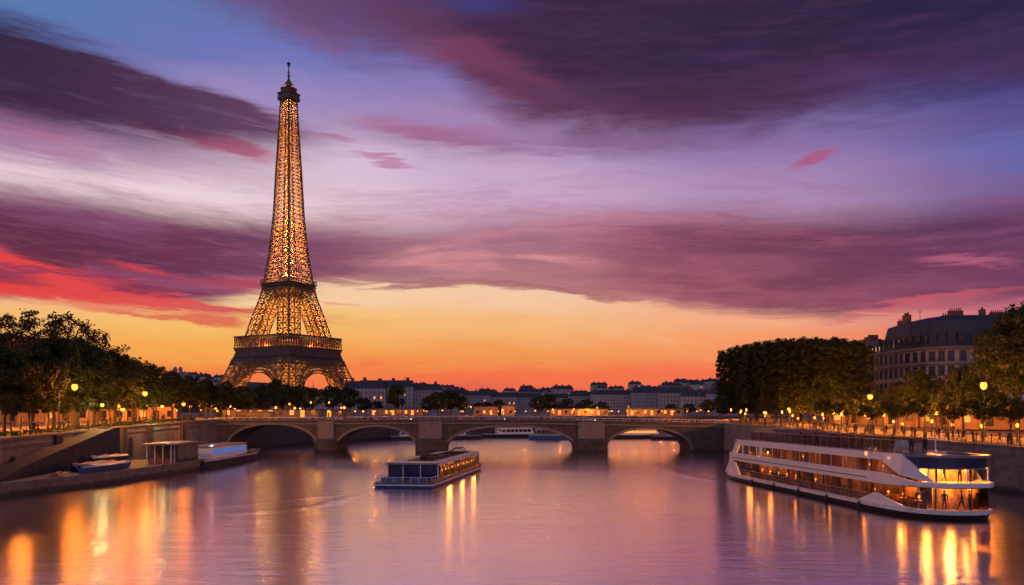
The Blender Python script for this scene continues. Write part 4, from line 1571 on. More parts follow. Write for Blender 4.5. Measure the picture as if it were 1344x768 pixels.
for k in range(46):
    px = 560 + 400 * ((k * 0.618) % 1)
    base = 524 - (px - 560) * .045
    row = base + R.uniform(-6, 3)
    y = 1480 + R.uniform(-20, 10) + (k % 5) * 30
    n += 1
    place_far((2, 0, 4, 2)[k % 4], (px - 672) / F * y, y, zhill(px, row, y) - 14, R.uniform(-.4, .4),
              'small grey house on the wooded right-hand hill, %s from its left end' % ordn(1 + sorted((j * 0.618) % 1 for j in range(46)).index((k * 0.618) % 1)), 'houses on the right hill', R.uniform(.8, 1.2))
for k in range(20):
    px = 222 + 100 * ((k * 0.618) % 1)
    row = 496 + R.uniform(0, 10) + max(0, px - 280) * .15
    y = 1470 + (k % 4) * 30
    place_far((2, 4, 2, 0)[k % 4], (px - 672) / F * y, y, zhill(px, row, y) - 12, R.uniform(-.4, .4), 'small house on the hill left of the tower, %s from the church side' % ordn(1 + sorted((j * 0.618) % 1 for j in range(20)).index((k * 0.618) % 1)), 'houses on the left hill', R.uniform(.8, 1.1))
for k in range(22):
    px = 470 + 130 * ((k * 0.618) % 1)
    row = 512 + R.uniform(-3, 6)
    y = 1660 + (k % 4) * 30
    place_far((2, 0, 4)[k % 3], (px - 672) / F * y, y, zhill(px, row, y) - 12, R.uniform(-.4, .4), 'small house on the low hill right of the tower, %s counting right' % ordn(1 + sorted((j * 0.618) % 1 for j in range(22)).index((k * 0.618) % 1)), 'houses on the middle hill', R.uniform(.8, 1.2))
# the twin-towered church on the left hill, and the spires
ch = empty('hilltop_church', (*wp(236, 540, 1450)[:2], zhill(236, 492, 1450) - 6))
tag(ch, 'twin towered church on the left hill skyline', 'church')
MB().box(-6, 14, 4, 14, -8, 10).build('nave', FF[1], ch)
for xx in (-8, 1):
    t_ = MB().box(xx - 2.6, xx + 2.6, -2.6, 2.6, -8, 17)
    t_.prism([(xx - 2.8, -2.8), (xx + 2.8, -2.8), (xx + 2.8, 2.8), (xx - 2.8, 2.8)], 17.01, 20.5, [(xx - .3, -.3), (xx + .3, -.3), (xx + .3, .3), (xx - .3, .3)])
    t_.build('bell_tower', FF[1], ch)
for px, row, y, lab in ((531, 496, 1500, 'thin church spire on the skyline right of the tower'), (271, 490, 1460, 'thin spire on the left hill right of the church'), (411, 505, 900, 'small domed spire seen through the tower arch')):
    s_ = empty('church_spire', ((px - 672) / F * y, y, zhill(px, row, y) - 30))
    tag(s_, lab, 'spire')
    b = MB().box(-2.5, 2.5, -2.5, 2.5, -10, 16)
    b.build('bell_tower', FF[0], s_)
    MB().lathe([(3, 16.01), (2.2, 19), (.9, 22), (.35, 30), (.1, 34)], 8).build('roof', M['zinc'], s_)

# garden walls and low pavilions behind the promenades, which catch the lamplight
M['render_warm'] = mat('ochre render', (.42, .26, .15), (.26, .16, .10), .85, .35, stain=.5)


def low_building(name, x, y, z, L, D, h, rz, label, roofm='zinc', lit=0, cat='building', wallm='render_warm'):
    root = empty(name, (x, y, z), rz)
    MB().box(0, D, -L / 2, L / 2, -.2, h).build('wall', M[wallm], root)
    MB().box(-.4, D + .4, -L / 2 - .4, L / 2 + .4, h + .002, h + .28).build('roof', M[roofm], root)
    nb = int(L / 3.2)
    for i in range(nb):
        yy = -L / 2 + L * (i + .5) / nb
        for s_, xx in ((1, -.05), ):
            MB().box(xx - .03, xx + .03, yy - .65, yy + .65, .4 if i % 3 == 1 else 1.1, 2.7).build('door' if i % 3 == 1 else 'window', M['warm_window' if (i * 7 + lit) % 3 < lit else 'pane'], root)
    tag(root, label, cat)
    return root


for (px, y, L, h, lab) in [(30, 178, 26, 4.2, 'long low ochre pavilion behind the leftmost promenade trees'), (92, 190, 24, 3.8, 'low ochre pavilion behind the left promenade beside the tall lamps'),
                           (160, 210, 26, 3.6, 'low ochre pavilion behind the left promenade near the bridge')]:
    low_building('garden_pavilion', (px - 672) / F * y, y, 7.5, L, 8, h, PI / 2 + .6, lab, lit=1)
for (px, y, L, h, lab) in [(1155, 192, 22, 4.0, 'low lamp-lit building under the mansard block, left of two'), (1250, 172, 26, 4.4, 'low lamp-lit building behind the right promenade under the big trees'), (1345, 150, 22, 4.4, 'low lamp-lit building at the right edge behind the promenade')]:
    low_building('garden_pavilion', (px - 672) / F * y, y, 6.9, L, 8, h, PI / 2 - .5, lab, lit=1)
for (px, y, L, h, lab) in [(355, 262, 30, 2.6, 'added low glowing stall row standing for an orange lit wall below the tower'), (410, 275, 22, 2.4, 'added low glowing pavilion standing for an orange lit wall right of the tower centre'),
                           (520, 420, 26, 3.4, 'low lit pavilion on the far bank left of mid river'), (640, 430, 14, 4.6, 'small lit kiosk building on the far bank before the dark trees'), (665, 430, 8, 5.0, 'square lit gatehouse on the far bank in mid view'),
                           (760, 432, 30, 3.4, 'long low lit pavilion on the far bank right of mid river'), (860, 410, 26, 3.4, 'low lit pavilion on the far bank left of the clipped block')]:
    low_building('quay_pavilion', (px - 672) / F * y, y, 7.8, L, 7, h, PI / 2, lab, lit=2)  # first two are added for an orange lit wall, with glowing windows

# ================================================================== boats
def strip(mb, path, z0, z1, u0, u1, thick=0.1, step=0.5):
    """a skin following the plan PATH (points, cumulative length u) between u0..u1; z0, z1 functions of u; thickness inwards (left of the path)"""
    P = [Vector(p) for p in path]
    cum = [0]
    for a, b in zip(P, P[1:]):
        cum.append(cum[-1] + (b - a).length)
    z0f = z0 if callable(z0) else (lambda u: z0)
    z1f = z1 if callable(z1) else (lambda u: z1)
    def at(u):
        u = max(0, min(cum[-1] - 1e-6, u))
        for k in range(len(P) - 1):
            if cum[k] <= u <= cum[k + 1]:
                d = (P[k + 1] - P[k]).normalized()
                p = P[k].lerp(P[k + 1], (u - cum[k]) / (cum[k + 1] - cum[k]))
                return p, Vector((-d.y, d.x))
    n = max(1, int((u1 - u0) / step))
    us = [u0 + (u1 - u0) * i / n for i in range(n + 1)]
    rows = []
    for u in us:
        p, nn = at(u)
        i = p + nn * thick
        rows.append([(p.x, p.y, z0f(u)), (p.x, p.y, z1f(u)), (i.x, i.y, z1f(u)), (i.x, i.y, z0f(u))])
    for a, b in zip(rows, rows[1:]):
        mb.add(a + b, [(0, 1, 5, 4), (1, 2, 6, 5), (2, 3, 7, 6), (3, 0, 4, 7)])
    mb.add(rows[0], [(3, 2, 1, 0)])
    mb.add(rows[-1], [(0, 1, 2, 3)])
    return mb


def path_len(path):
    return sum((Vector(b) - Vector(a)).length for a, b in zip(path, path[1:]))


def path_at(path, u):
    for a, b in zip(path, path[1:]):
        a, b = Vector(a), Vector(b)
        L = (b - a).length
        if u <= L:
            return a.lerp(b, u / L), (b - a).normalized()
        u -= L
    return Vector(path[-1]), (Vector(path[-1]) - Vector(path[-2])).normalized()


# ---- the big glazed tour boat on the right. local x across (port 0, starboard ~8), y along (bow 0 near us, stern 50)
big = empty('glass_tour_boat', (36.9, 77.0, 0), math.radians(6.2))
tag(big, 'large white double deck glass tour boat moving along the right embankment, golden light inside', 'boat')
# plan path from the far end of the port side, along port to the bow, round it and back along starboard
OUT = [(0.9, 49.2), (0.3, 46), (0, 40), (0, 20), (0, 8), (0.05, 5), (0.35, 2.6), (0.95, 0.9), (1.9, -0.2), (3.2, -0.9), (5.0, -1.2), (6.6, -1.0), (7.6, -0.2), (8.1, 1.4), (8.3, 4), (8.3, 40), (8.0, 46), (7.4, 49.2)]
LT = path_len(OUT)
def inset(path, k):
    out = []
    c = (4.15, 24)
    for i, p in enumerate(path):
        a = Vector(path[max(i - 1, 0)]); b = Vector(path[min(i + 1, len(path) - 1)])
        d = (b - a).normalized()
        out.append((p[0] - d.y * k, p[1] + d.x * k))
    return out


sheer = lambda y: 0.86 + max(0, (8 - y)) * .02 - max(0, (y - 30)) * .012
h = MB()
h.prism(inset(OUT, .9), -0.6, 0.0, inset(OUT, .45))
h.prism(inset(OUT, .45), 0.0, 0.72, OUT)
h.build('hull', M['hull_black'], big)
s = MB()
strip(s, inset(OUT, -.10), .52, .93, 0, LT + .5, .3)
s.build('rubbing_strake', M['white_trim'], big)
dk = MB().prism(inset(OUT, .08), .728, .88)
dk.build('lower_deck', M['wood'], big)
# lower glazing
UP = inset(OUT, .25)
LU = path_len(UP)
bow_u = 49.0
g = MB()
strip(g, UP, .9, 2.92, 2.5, LU - 1, .04)
g.build('lower_glazing', M['boat_glass_dark'], big)
mu = MB()
for u in [4 + 3.05 * k for k in range(33)]:
    p, d = path_at(UP, min(u, LU - .1))
    nrm = Vector((d.y, -d.x))
    q = p + nrm * .05
    MB().bar((q.x, q.y, .9), (q.x, q.y, 2.95), .10).build('mullion', M['black_metal'], big)
# port railing before the lower glass
r = MB()
RP = inset(OUT, .1)
for u in [7 + .55 * k for k in range(66)]:
    p, d = path_at(RP, u)
    r.bar((p.x, p.y, .93), (p.x, p.y, 1.75), .045)
strip(r, RP, 1.72, 1.79, 7, 43.3, .06)
strip(r, RP, 1.32, 1.35, 7, 43.3, .04)
r.build('deck_railing', M['rail_grey'], big)
# white mid band; thin slab around the bow
b = MB()
zt = lambda u: 3.98 - .55 * max(0, min(1, (u - 44.5) / 3.4))
zb = lambda u: 2.9 + .12 * max(0, min(1, (u - 44) / 4))
strip(b, OUT, zb, zt, 1.2, 49.6, .35)
b.build('middle_band', M['white_paint'], big)
strip(MB(), inset(OUT, -.2), 3.02, 3.42, 49.6, 62, .9).build('bow_slab', M['white_paint'], big)
strip(MB(), OUT, 2.95, 3.6, 62, LT - 1, .35).build('middle_band', M['white_paint'], big)
b = MB()
strip(b, inset(OUT, -.05), 3.30, 3.38, 4, 41, .04)
b.build('band_groove', M['hull_black'], big)
fl = MB().prism(inset(OUT, .3), 3.05, 3.38)
fl.build('upper_deck', M['cream_wall'], big)
# upper glazing
U2 = inset(OUT, .35)
for nm_, a_ in (('upper_glazing', (3.95, 5.28, 6.5, 46.2)), ('bow_glazing', (3.4, 4.72, 47.5, 63)), ('upper_glazing', (3.55, 5.28, 63.1, LT - 6))):
    strip(MB(), U2, *a_, .04).build(nm_, M['boat_glass'], big)
mu = MB()
for u in [7 + 2.6 * k for k in range(15)]:
    p, d = path_at(U2, u)
    mu.bar((p.x - .04, p.y, 3.95), (p.x - .04, p.y, 5.28), .07)
for u in [49, 52.3, 55, 57.7, 60.2, 62]:
    p, d = path_at(U2, u)
    q = p + Vector((d.y, -d.x)) * .05
    mu.bar((q.x, q.y, 3.4), (q.x, q.y, 4.75), .09)
p, d = path_at(U2, 13.5)
mu.box(p.x - .12, p.x + .05, p.y - .35, p.y + .35, 3.95, 5.3)
mu.build('upper_mullions', M['white_trim'], big)
# roof band along the sides, sloping down over the bow as the big white diagonal panels
for a_ in ((5.2, 43.5), (63.5, LT - 5)):
    strip(MB(), inset(OUT, .12), 5.22, 5.95, *a_, .5).build('roof_band', M['white_paint'], big)
for nm, ua, ub, sgn in (('port', 43.45, 50.2, 1), ('starboard', 63.4, 57.6, -1)):
    b = MB()
    L_ = abs(ub - ua)
    lo, hi = min(ua, ub), max(ua, ub)
    def tt(u): return abs(u - ua) / L_
    # quad: upper edge falls from the roof to the mid band; lower edge runs down to it sooner
    zhi = lambda u: 5.95 - 2.75 * max(0, (tt(u) - .42) / .58) ** 1.15
    zlo = lambda u: 5.22 - 1.3 * min(1, tt(u) / .42) if tt(u) < .42 else 3.93 - .55 * min(1, (tt(u) - .42) / .58)
    strip(b, inset(OUT, .1 if sgn > 0 else .1), lambda u: min(zlo(u), zhi(u) - .02), zhi, lo, hi, .25, .2)
    b.build('diagonal_panel', M['white_paint'], big)
# stern rake panels, white
for x, sg in ((0.45, 1), (7.85, -1)):
    b = MB()
    b.add([(x, 49.2, .93), (x, 47.9, .93), (x, 43.2, 5.95), (x, 44.6, 5.95), (x + .35 * sg, 49.2, .93), (x + .35 * sg, 47.9, .93), (x + .35 * sg, 43.2, 5.95), (x + .35 * sg, 44.6, 5.95)],
          [(0, 1, 2, 3), (7, 6, 5, 4), (0, 4, 5, 1), (1, 5, 6, 2), (2, 6, 7, 3), (3, 7, 4, 0)])
    b.build('stern_rake', M['white_paint'], big)
    b = MB()
    xx = x - .12 * sg
    b.add([(xx, 46.8, .93), (xx, 43.0, .93), (xx, 45.0, 2.6), (xx, 45.9, 2.6), (xx + .2 * sg, 46.8, .93), (xx + .2 * sg, 43.0, .93), (xx + .2 * sg, 45.0, 2.6), (xx + .2 * sg, 45.9, 2.6)],
          [(0, 1, 2, 3), (7, 6, 5, 4), (0, 4, 5, 1), (1, 5, 6, 2), (2, 6, 7, 3), (3, 7, 4, 0)])
    b.build('stern_wing', M['white_paint'], big)
# low white wedge at the bow port side
b = MB()
strip(b, inset(OUT, .06), .93, lambda u: .95 + 1.05 * max(0, 1 - abs(u - 42.6) / (3.2 if u < 42.6 else 4.6)), 39.4, 47.4, .15, .3)
b.build('bow_wedge', M['white_paint'], big)
for u_ in (12, 19, 26, 33, 40):
    p, d = path_at(OUT, u_)
    MB().lathe([(.02, -.34), (.15, -.25), (.17, 0), (.15, .25), (.03, .34), (.02, .62)], 8, (p.x - .24, p.y, .42)).build('fender', M['black_metal'], big, True)
# roof
b = MB().prism([p for p in inset(OUT, .2) if 2 < p[1] < 46] , 5.5, 5.78)
b.build('roof', M['grey_roof'], big)
b = MB()
strip(b, inset(OUT, .4), 4.74, 5.72, 46.6, 64.6, .12)
b.build('wheelhouse_front', M['navy'], big)
b = MB()
strip(b, inset(OUT, .05), 5.722, 5.95, 48.6, 62.8, .7)
b.build('bow_visor', M['grey_roof'], big)
strip(MB(), inset(OUT, .15), 4.66, 4.76, 48, 63, .5).build('bow_ledge', M['grey_roof'], big)
# sun deck: glass balustrade, posts, awning frame
SDp = inset(OUT, 1.1)
for a_ in ((8, 46), (62, LT - 8)):
    strip(MB(), SDp, 5.95, 7.15, *a_, .03).build('sundeck_glass', M['rail_glass'], big)
for rng_ in ((8, 46, 1.6), (62, LT - 8, 1.6)):
    b = strip(MB(), SDp, 7.16, 7.21, rng_[0], rng_[1], .08)
    u = rng_[0]
    while u < rng_[1]:
        p, d = path_at(SDp, u)
        b.bar((p.x, p.y, 5.8), (p.x, p.y, 7.2), .04)
        u += rng_[2]
    b.build('sundeck_railing', M['rail_grey'], big)

b = MB()
b.box(2.2, 6.2, 36, 42.5, 5.79, 7.5)
b.box(1.9, 6.5, 35.6, 43, 7.502, 7.62)
b.build('deckhouse', M['grey_roof'], big)
for i in range(12):
    for j in (0, 1):
        b = MB()
        x0, y0 = 2.3 + j * 2.4, 8 + i * 2.2
        b.box(x0, x0 + 1.5, y0, y0 + .5, 5.79, 6.25)
        b.box(x0, x0 + 1.5, y0 + .502, y0 + .58, 5.79, 6.75)
        b.build('deck_seat', M['seat_tan'], big)
b = MB()
b.bar((4.2, 3.2, 5.9), (4.2, 3.2, 8.0), .09)
b.bar((3.4, 3.2, 7.3), (5.0, 3.2, 7.3), .06)
b.build('mast', M['white_trim'], big)
# interior: ceilings with light panels, core walls, curtains, tables
b = MB()
b.prism([p for p in inset(OUT, .6) if p[1] < 46], 2.86, 2.97)
b.prism([p for p in inset(OUT, .7) if p[1] < 44 and p[1] > -.5], 5.30, 5.40)
b.build('ceiling', M['cream_wall'], big)
b = MB()
for y in range(0, 45, 3):
    if y < 12 or y % 2 == 0:
        b.box(2.2, 6.2, y + .2, y + .7, 2.83, 2.855)
        b.box(2.2, 6.2, y + 1.2, y + 1.7, 5.27, 5.295) if y < 42 and y > 1 else None
b.build('light_panels', M['warm_panel'], big)
b = MB()
b.box(3.6, 4.6, 7, 44, .9, 2.85)
b.box(5.2, 5.5, 2.5, 42, 3.4, 5.28)
b.box(2.4, 2.6, 3.2, 6.5, .9, 2.85)
b.build('inner_wall', M['wood'], big)
b = MB()
b.box(5.9, 7.0, 1.6, 2.0, .9, 2.6)
b.box(4.2, 5.2, 1.8, 2.2, .9, 2.85)
b.build('inner_screen', M['cream_wall'], big)
cu = MB()
for (xx, y0, y1, z0, z1) in ((0.75, 3.5, 32.5, 3.42, 5.26), (0.8, 8, 27, 1.0, 2.84)):
    y = y0
    q = random.Random(5)
    while y < y1:
        w_ = q.uniform(.5, 1.1)
        n = 8
        pts = [(xx + .10 * math.sin(k / n * PI * 2 * 2), y + w_ * k / n) for k in range(n + 1)]
        lean = q.uniform(-.12, .3)
        for a, c_ in zip(pts, pts[1:]):
            cu.add([(a[0], a[1], z0), (c_[0], c_[1], z0), (c_[0], c_[1] + lean, z1), (a[0], a[1] + lean, z1)], [(0, 1, 2, 3)])
        y += w_ + (q.uniform(0, .12) if z0 > 3 else q.uniform(.2, 1.6))
cu.build('curtains', M['curtain'], big)
MB().box(2.7, 7.4, 1.3, 1.4, .9, 2.84).build('golden_wall', M['gold_wall'], big)
MB().box(1.4, 7.2, 1.9, 2.0, 3.4, 5.0).build('golden_wall', M['gold_wall'], big)
t = MB()
q = random.Random(9)
for zf in (.88, 3.38):
    for i in range(15):
        MB().lathe([(.02, zf + .76), (.02, zf + .98), (.12, zf + 1.0), (.08, zf + 1.2), (.02, zf + 1.22)], 6, (1.6, (1.6 if zf > 3 else .8) + i * 2.6 + .9, 0)).build('table_lamp', M['table_lamp'], big)
for zf in (.88, 3.38):
    for i in range(16):
        y0 = 1.6 + i * 2.6 if zf > 3 else .8 + i * 2.6
        for x0 in (1.5, 6.6):
            if x0 < 3 and zf > 3 and y0 < 1.2: continue
            t.lathe([(.35, zf), (.06, zf + .04), (.06, zf + .7), (.45, zf + .72), (.45, zf + .76)], 8, (x0 + .1, y0 + .9, 0))
t.build('tables', M['cream_wall'], big)
t = MB()
for zf in (.88, 3.38):
    for i in range(16):
        y0 = 1.6 + i * 2.6 if zf > 3 else .8 + i * 2.6
        for x0 in (1.4, 6.5):
            for dy_ in (0.1, 1.5):
                t.box(x0, x0 + .45, y0 + dy_, y0 + dy_ + .42, zf, zf + .45)
                yb = y0 + dy_ if dy_ < 1 else y0 + dy_ + .36
                t.box(x0, x0 + .45, yb, yb + .06, zf + .45, zf + .95)
t.build('chairs', M['tarp_red'], big)
for (x, y, z, p_) in [(4.2, .8, 2.4, 80), (2.2, 1.4, 2.5, 70), (6.5, 1.2, 2.5, 70), (1.6, 4.5, 2.5, 80), (1.8, 12, 2.4, 40), (1.8, 20, 2.4, 45), (1.8, 28, 2.4, 45), (1.8, 36, 2.4, 60), (1.8, 43, 2.3, 110),
                      (4.2, 1.0, 4.5, 110), (2.2, 1.5, 4.6, 70), (6.4, 1.5, 4.6, 70), (2, 7, 4.9, 45), (2.5, 14, 4.9, 40), (2.5, 21, 4.9, 40), (2.5, 28, 4.9, 40), (2.5, 35, 4.9, 60), (2.5, 41, 4.9, 70)]:
    plight('cabin_light', (x, y, z), p_ * 4.0, (1.0, .47, .10), .38, big)

M['gold_wall'].name
# ---- the low tour boat in mid river. local: near right corner of the stern at origin, x to the right, y away
mid_b = empty('low_tour_boat', (-10.2, 109.0, 0), math.radians(-8.2), (1.1, 1.0, 1.0))
tag(mid_b, 'low flat roofed tour boat with amber lit windows crossing mid river', 'boat')
OB = [(0, 0), (0, 12), (0, 34), (-.5, 38), (-1.7, 41), (-3.7, 42.4), (-5.7, 41), (-6.9, 38), (-7.4, 34), (-7.4, 12), (-7.4, 0), (-6.9, -.6), (-.5, -.6)]
def ins2(path, k):
    out = []
    n = len(path)
    for i, p in enumerate(path):
        a = Vector(path[i - 1]); b = Vector(path[(i + 1) % n])
        d = (b - a).normalized()
        out.append((p[0] - d.y * k, p[1] + d.x * k))
    return out
h = MB()
h.prism(ins2(OB, .5), -.5, 0, ins2(OB, .25))
h.prism(ins2(OB, .25), 0, .62, OB)
h.build('hull', M['hull_blue'], mid_b)
cl = OB + [OB[0]]
s = MB()
strip(s, ins2(OB, -.08) + [ins2(OB, -.08)[0]], .3, .5, 0, 96, .1)
s.build('rubbing_strake', M['white_trim'], mid_b)
s = MB()
strip(s, ins2(OB, .02) + [ins2(OB, .02)[0]], .622, 1.0, 0, 84, .12)
s.build('bulwark', mat('amber varnished bulwark', (.34, .15, .07), (.22, .1, .05), .4, 1), mid_b)
MB().prism(ins2(OB, .15), .5, .66).build('deck', M['wood'], mid_b)
CB = ins2([p for p in OB if p[1] >= 0][:-1] + [(-7.4, 5.5), (0, 5.5)], .4)
CBc = [(-.35, 5.5), (-.35, 34), (-.85, 37.4), (-1.9, 40), (-3.7, 41), (-5.5, 40), (-6.5, 37.4), (-7.05, 34), (-7.05, 5.5)]
g = MB()
strip(g, CBc, 1.0, 2.75, 0, path_len(CBc) - .1, .04)
g.build('side_glazing', M['boat_glass'], mid_b)
g = MB()
u = 0
while u < path_len(CBc):
    p, d = path_at(CBc, u)
    q_ = p + Vector((d.y, -d.x)) * .05
    g.bar((q_.x, q_.y, .95), (q_.x, q_.y, 2.8), .08)
    u += 1.35
g.build('mullions', M['black_metal'], mid_b)
MB().prism([(p[0], p[1]) for p in CBc[:-1]] + [(-7.05, 4.2), (-.35, 4.2)], 2.76, 3.0, ).build('roof', M['grey_roof'], mid_b)
s = MB()
strip(s, [(-.2, 4.0)] + [(p[0] + .15 if p[0] > -3.7 else p[0] - .15, p[1]) for p in CBc[1:-1]] + [(-7.2, 4.0)], 2.72, 2.9, 0, 78, .2)
s.build('roof_edge', M['white_trim'], mid_b)
s = MB()
for k in range(7):
    s.box(-5.4, -2.0, 9 + k * 4, 9 + k * 4 + 2.6, 3.002, 3.12)
s.build('roof_hatch_row', M['boat_glass_dark'], mid_b)
s = MB()
for x in (-4.9, -2.6):
    s.box(x, x + .1, 14, 18.4, 3.0, 3.55)
for k in range(6):
    s.bar((-4.9, 14.2 + k * .8, 3.5), (-2.5, 14.6 + k * .8, 3.5), .07)
s.build('roof_rack', M['black_metal'], mid_b)
s = MB()
s.tube([(-5, 36, 3.0), (-4.4, 36.5, 3.7), (-3.2, 36.5, 3.7), (-2.6, 36, 3.0)], .09, 6)
s.build('roof_arch', M['black_metal'], mid_b)
MB().tube([(-5, 34, 3.0), (-4.4, 34.2, 3.6), (-3.2, 34.2, 3.6), (-2.6, 34, 3.0)], .07, 6).build('roof_arch', M['black_metal'], mid_b)
for k in range(13):
    for xx in (-1.2, -4.6):
        MB().lathe([(.02, .66), (.02, 1.45), (.13, 1.5), (.09, 1.75), (.02, 1.78)], 6, (xx, 8.6 + k * 2.2, 0)).build('table_lamp', M['table_lamp'], mid_b)
# open stern: white posts, back bulkhead, blue panels
s = MB()
s.box(-7.0, -.4, 5.4, 5.5, .66, 2.76)
s.build('stern_bulkhead', M['navy'], mid_b)
s = MB()
for x in (-7.0, -4.8, -2.6, -.4):
    s.bar((x, 4.3, .66), (x, 4.3, 2.76), .09)
strip(s, [(-.25, 4.2), (-.25, -.3), (-7.1, -.3), (-7.1, 4.2)], 1.35, 1.42, 0, 15.8, .06)
for u in range(0, 16):
    p, d = path_at([(-.25, 4.2), (-.25, -.3), (-7.1, -.3), (-7.1, 4.2)], u)
    s.bar((p.x, p.y, .66), (p.x, p.y, 1.4), .05)
s.build('stern_railing', M['white_trim'], mid_b)
s = MB()
s.box(-6.3, -4.2, .5, 1.6, .66, 1.25)
s.box(-3.2, -1.3, 1.4, 2.6, .66, 1.1)
s.build('stern_lockers', M['tarp_blue'], mid_b)
s = MB()
for k in range(13):
    for x in (-6.3, -2.6):
        s.box(x, x + 1.7, 8 + k * 2.2, 8.5 + k * 2.2, .66, 1.15)
        s.box(x, x + 1.7, 8.5 + k * 2.2, 8.58 + k * 2.2, .66, 1.7)
s.build('seats', M['tarp_red'], mid_b)
MB().box(-6.85, -6.75, 6, 34, .7, 2.7).build('inner_wall', M['gold_wall'], mid_b)  # added bright backing so the windows glow; the far side is glass
MB().box(-5.2, -2.2, 7, 38, 2.70, 2.755).build('light_panels', emit('amber ceiling light', (1, .45, .09), 3), mid_b)
for k in range(7):
    plight('cabin_light', (-1.6 - (k % 2) * 3.5, 8 + k * 4.8, 2.3), 440, (1, .43, .08), .35, mid_b)

# ---- moored craft built from one pattern
def river_boat(name, x, y, rz, L, B_, deck, label, hullm='hull_black', cabin=(.35, .8, 1.6), cabm='white_paint', winm='pane', roofm='white_paint', taper=.22, group=None, extras=True, cat='boat'):
    root = empty(name, (x, y, 0), rz)
    def outl(k, z=0):
        P_ = []
        n = 9
        for i in range(n + 1):
            t_ = i / n
            yy = -L / 2 + L * t_
            bw = B_ / 2 * k
            e = min(1, (1 - t_) / taper)
            bw *= math.sin(e * PI / 2) ** .7 if e < 1 else 1
            bw *= 1 - .25 * max(0, (.08 - t_) / .08)
            P_.append((bw, yy))
        return P_ + [(-a, b) for a, b in reversed(P_)]
    hm = MB()
    hm.prism(outl(.8), -.5, .1, outl(.9))
    hm.prism(outl(.9), .1, lambda x_, y_: deck + max(0, y_ / (L / 2) - .4) * .9, outl(1.0))
    hm.build('hull', M[hullm], root)
    s_ = MB()
    o1 = outl(1.02)
    strip(s_, o1 + [o1[0]], lambda u: deck - .12, lambda u: deck + .06, 0, path_len(o1), .12)
    s_.build('gunwale', M['white_trim'], root)
    if cabin:
        a, b, hh = cabin
        y0, y1 = -L / 2 + L * (1 - b), -L / 2 + L * (1 - a) if False else -L / 2 + L * b
        y0 = -L / 2 + L * a
        cw = B_ * .36
        c_ = MB().prism([(-cw, y0), (cw, y0), (cw, y1), (cw * .6, y1 + L * .03), (-cw * .6, y1 + L * .03), (-cw, y1)], deck + .01, deck + hh, [(-cw * .94, y0 + .1), (cw * .94, y0 + .1), (cw * .94, y1 - .4), (cw * .5, y1), (-cw * .5, y1), (-cw * .94, y1 - .4)])
        cab = c_.build('cabin', M[cabm], root)
        MB().prism([(-cw * 1.08, y0 - .2), (cw * 1.08, y0 - .2), (cw * 1.08, y1 - .2), (cw * .6, y1 + .2), (-cw * .6, y1 + .2), (-cw * 1.08, y1 - .2)], deck + hh + .002, deck + hh + .16).build('roof', M[roofm], root)
        n = max(2, int((y1 - y0) / 1.6))
        for i in range(n):
            ya, yb = y0 + .3 + (y1 - y0 - .8) * i / n, y0 + .05 + (y1 - y0 - .8) * (i + 1) / n
            for sx in (1, -1):
                MB().add([(sx * (cw + .02), ya, deck + hh * .35), (sx * (cw + .02), yb, deck + hh * .35), (sx * (cw - .03), yb, deck + hh * .8), (sx * (cw - .03), ya, deck + hh * .8)], [(0, 1, 2, 3)]).build('window', M[winm], cab)
    if extras:
        e = MB()
        e.bar((0, L * .36, deck), (0, L * .36, deck + 2.2), .07)
        for i in range(6):
            yy = L * (.28 + .03 * i)
            e.bar((B_ * .3, yy, deck), (B_ * .3, yy, deck + .8), .04)
            e.bar((-B_ * .3, yy, deck), (-B_ * .3, yy, deck + .8), .04)
        e.build('mast_and_rails', M['white_trim'], root)
    tag(root, label, cat, group)
    return root


rb = river_boat('river_cruiser', -55.6, 163, math.radians(1.2), 38, 6.2, 1.45, 'white cabined river cruiser with blue lit windows moored past the lower quay', cabin=(.12, .66, 2.2), winm='blue_light', hullm='dark_stone', roofm='grey_roof', taper=.3)
plight('cabin_light', (0, -8, 4.2), 60, (.35, .5, 1), .2, rb)
M['blue_light'].node_tree.nodes['Principled BSDF'].inputs['Emission Strength'].default_value = .35
river_boat('river_barge', -27, 300, math.radians(-70), 34, 6, 1.3, 'long pale barge moored beyond the second and third arch', cabin=(.1, .8, 1.6), hullm='dark_stone', roofm='grey_roof')
river_boat('river_barge', 2, 322, math.radians(-75), 28, 6, 1.4, 'white cabin barge moored beyond the third arch of the bridge', cabin=(.2, .7, 2.2), hullm='hull_black')
river_boat('river_barge', 18, 300, math.radians(-84), 24, 5, 1.6, 'grey workboat beyond the right half of the third arch', cabin=(.1, .45, 2.0), hullm='hull_blue', cabm='grey_roof')
river_boat('river_barge', 46, 310, math.radians(-82), 30, 6, 1.4, 'low barge with lamps seen under the fourth arch of the bridge', cabin=(.15, .75, 1.8), winm='warm_window')
river_boat('river_barge', 62, 296, math.radians(70), 26, 5.4, 1.3, 'dark barge at the right side of the fourth arch', cabin=(.3, .6, 1.8), hullm='hull_black', cabm='grey_roof')
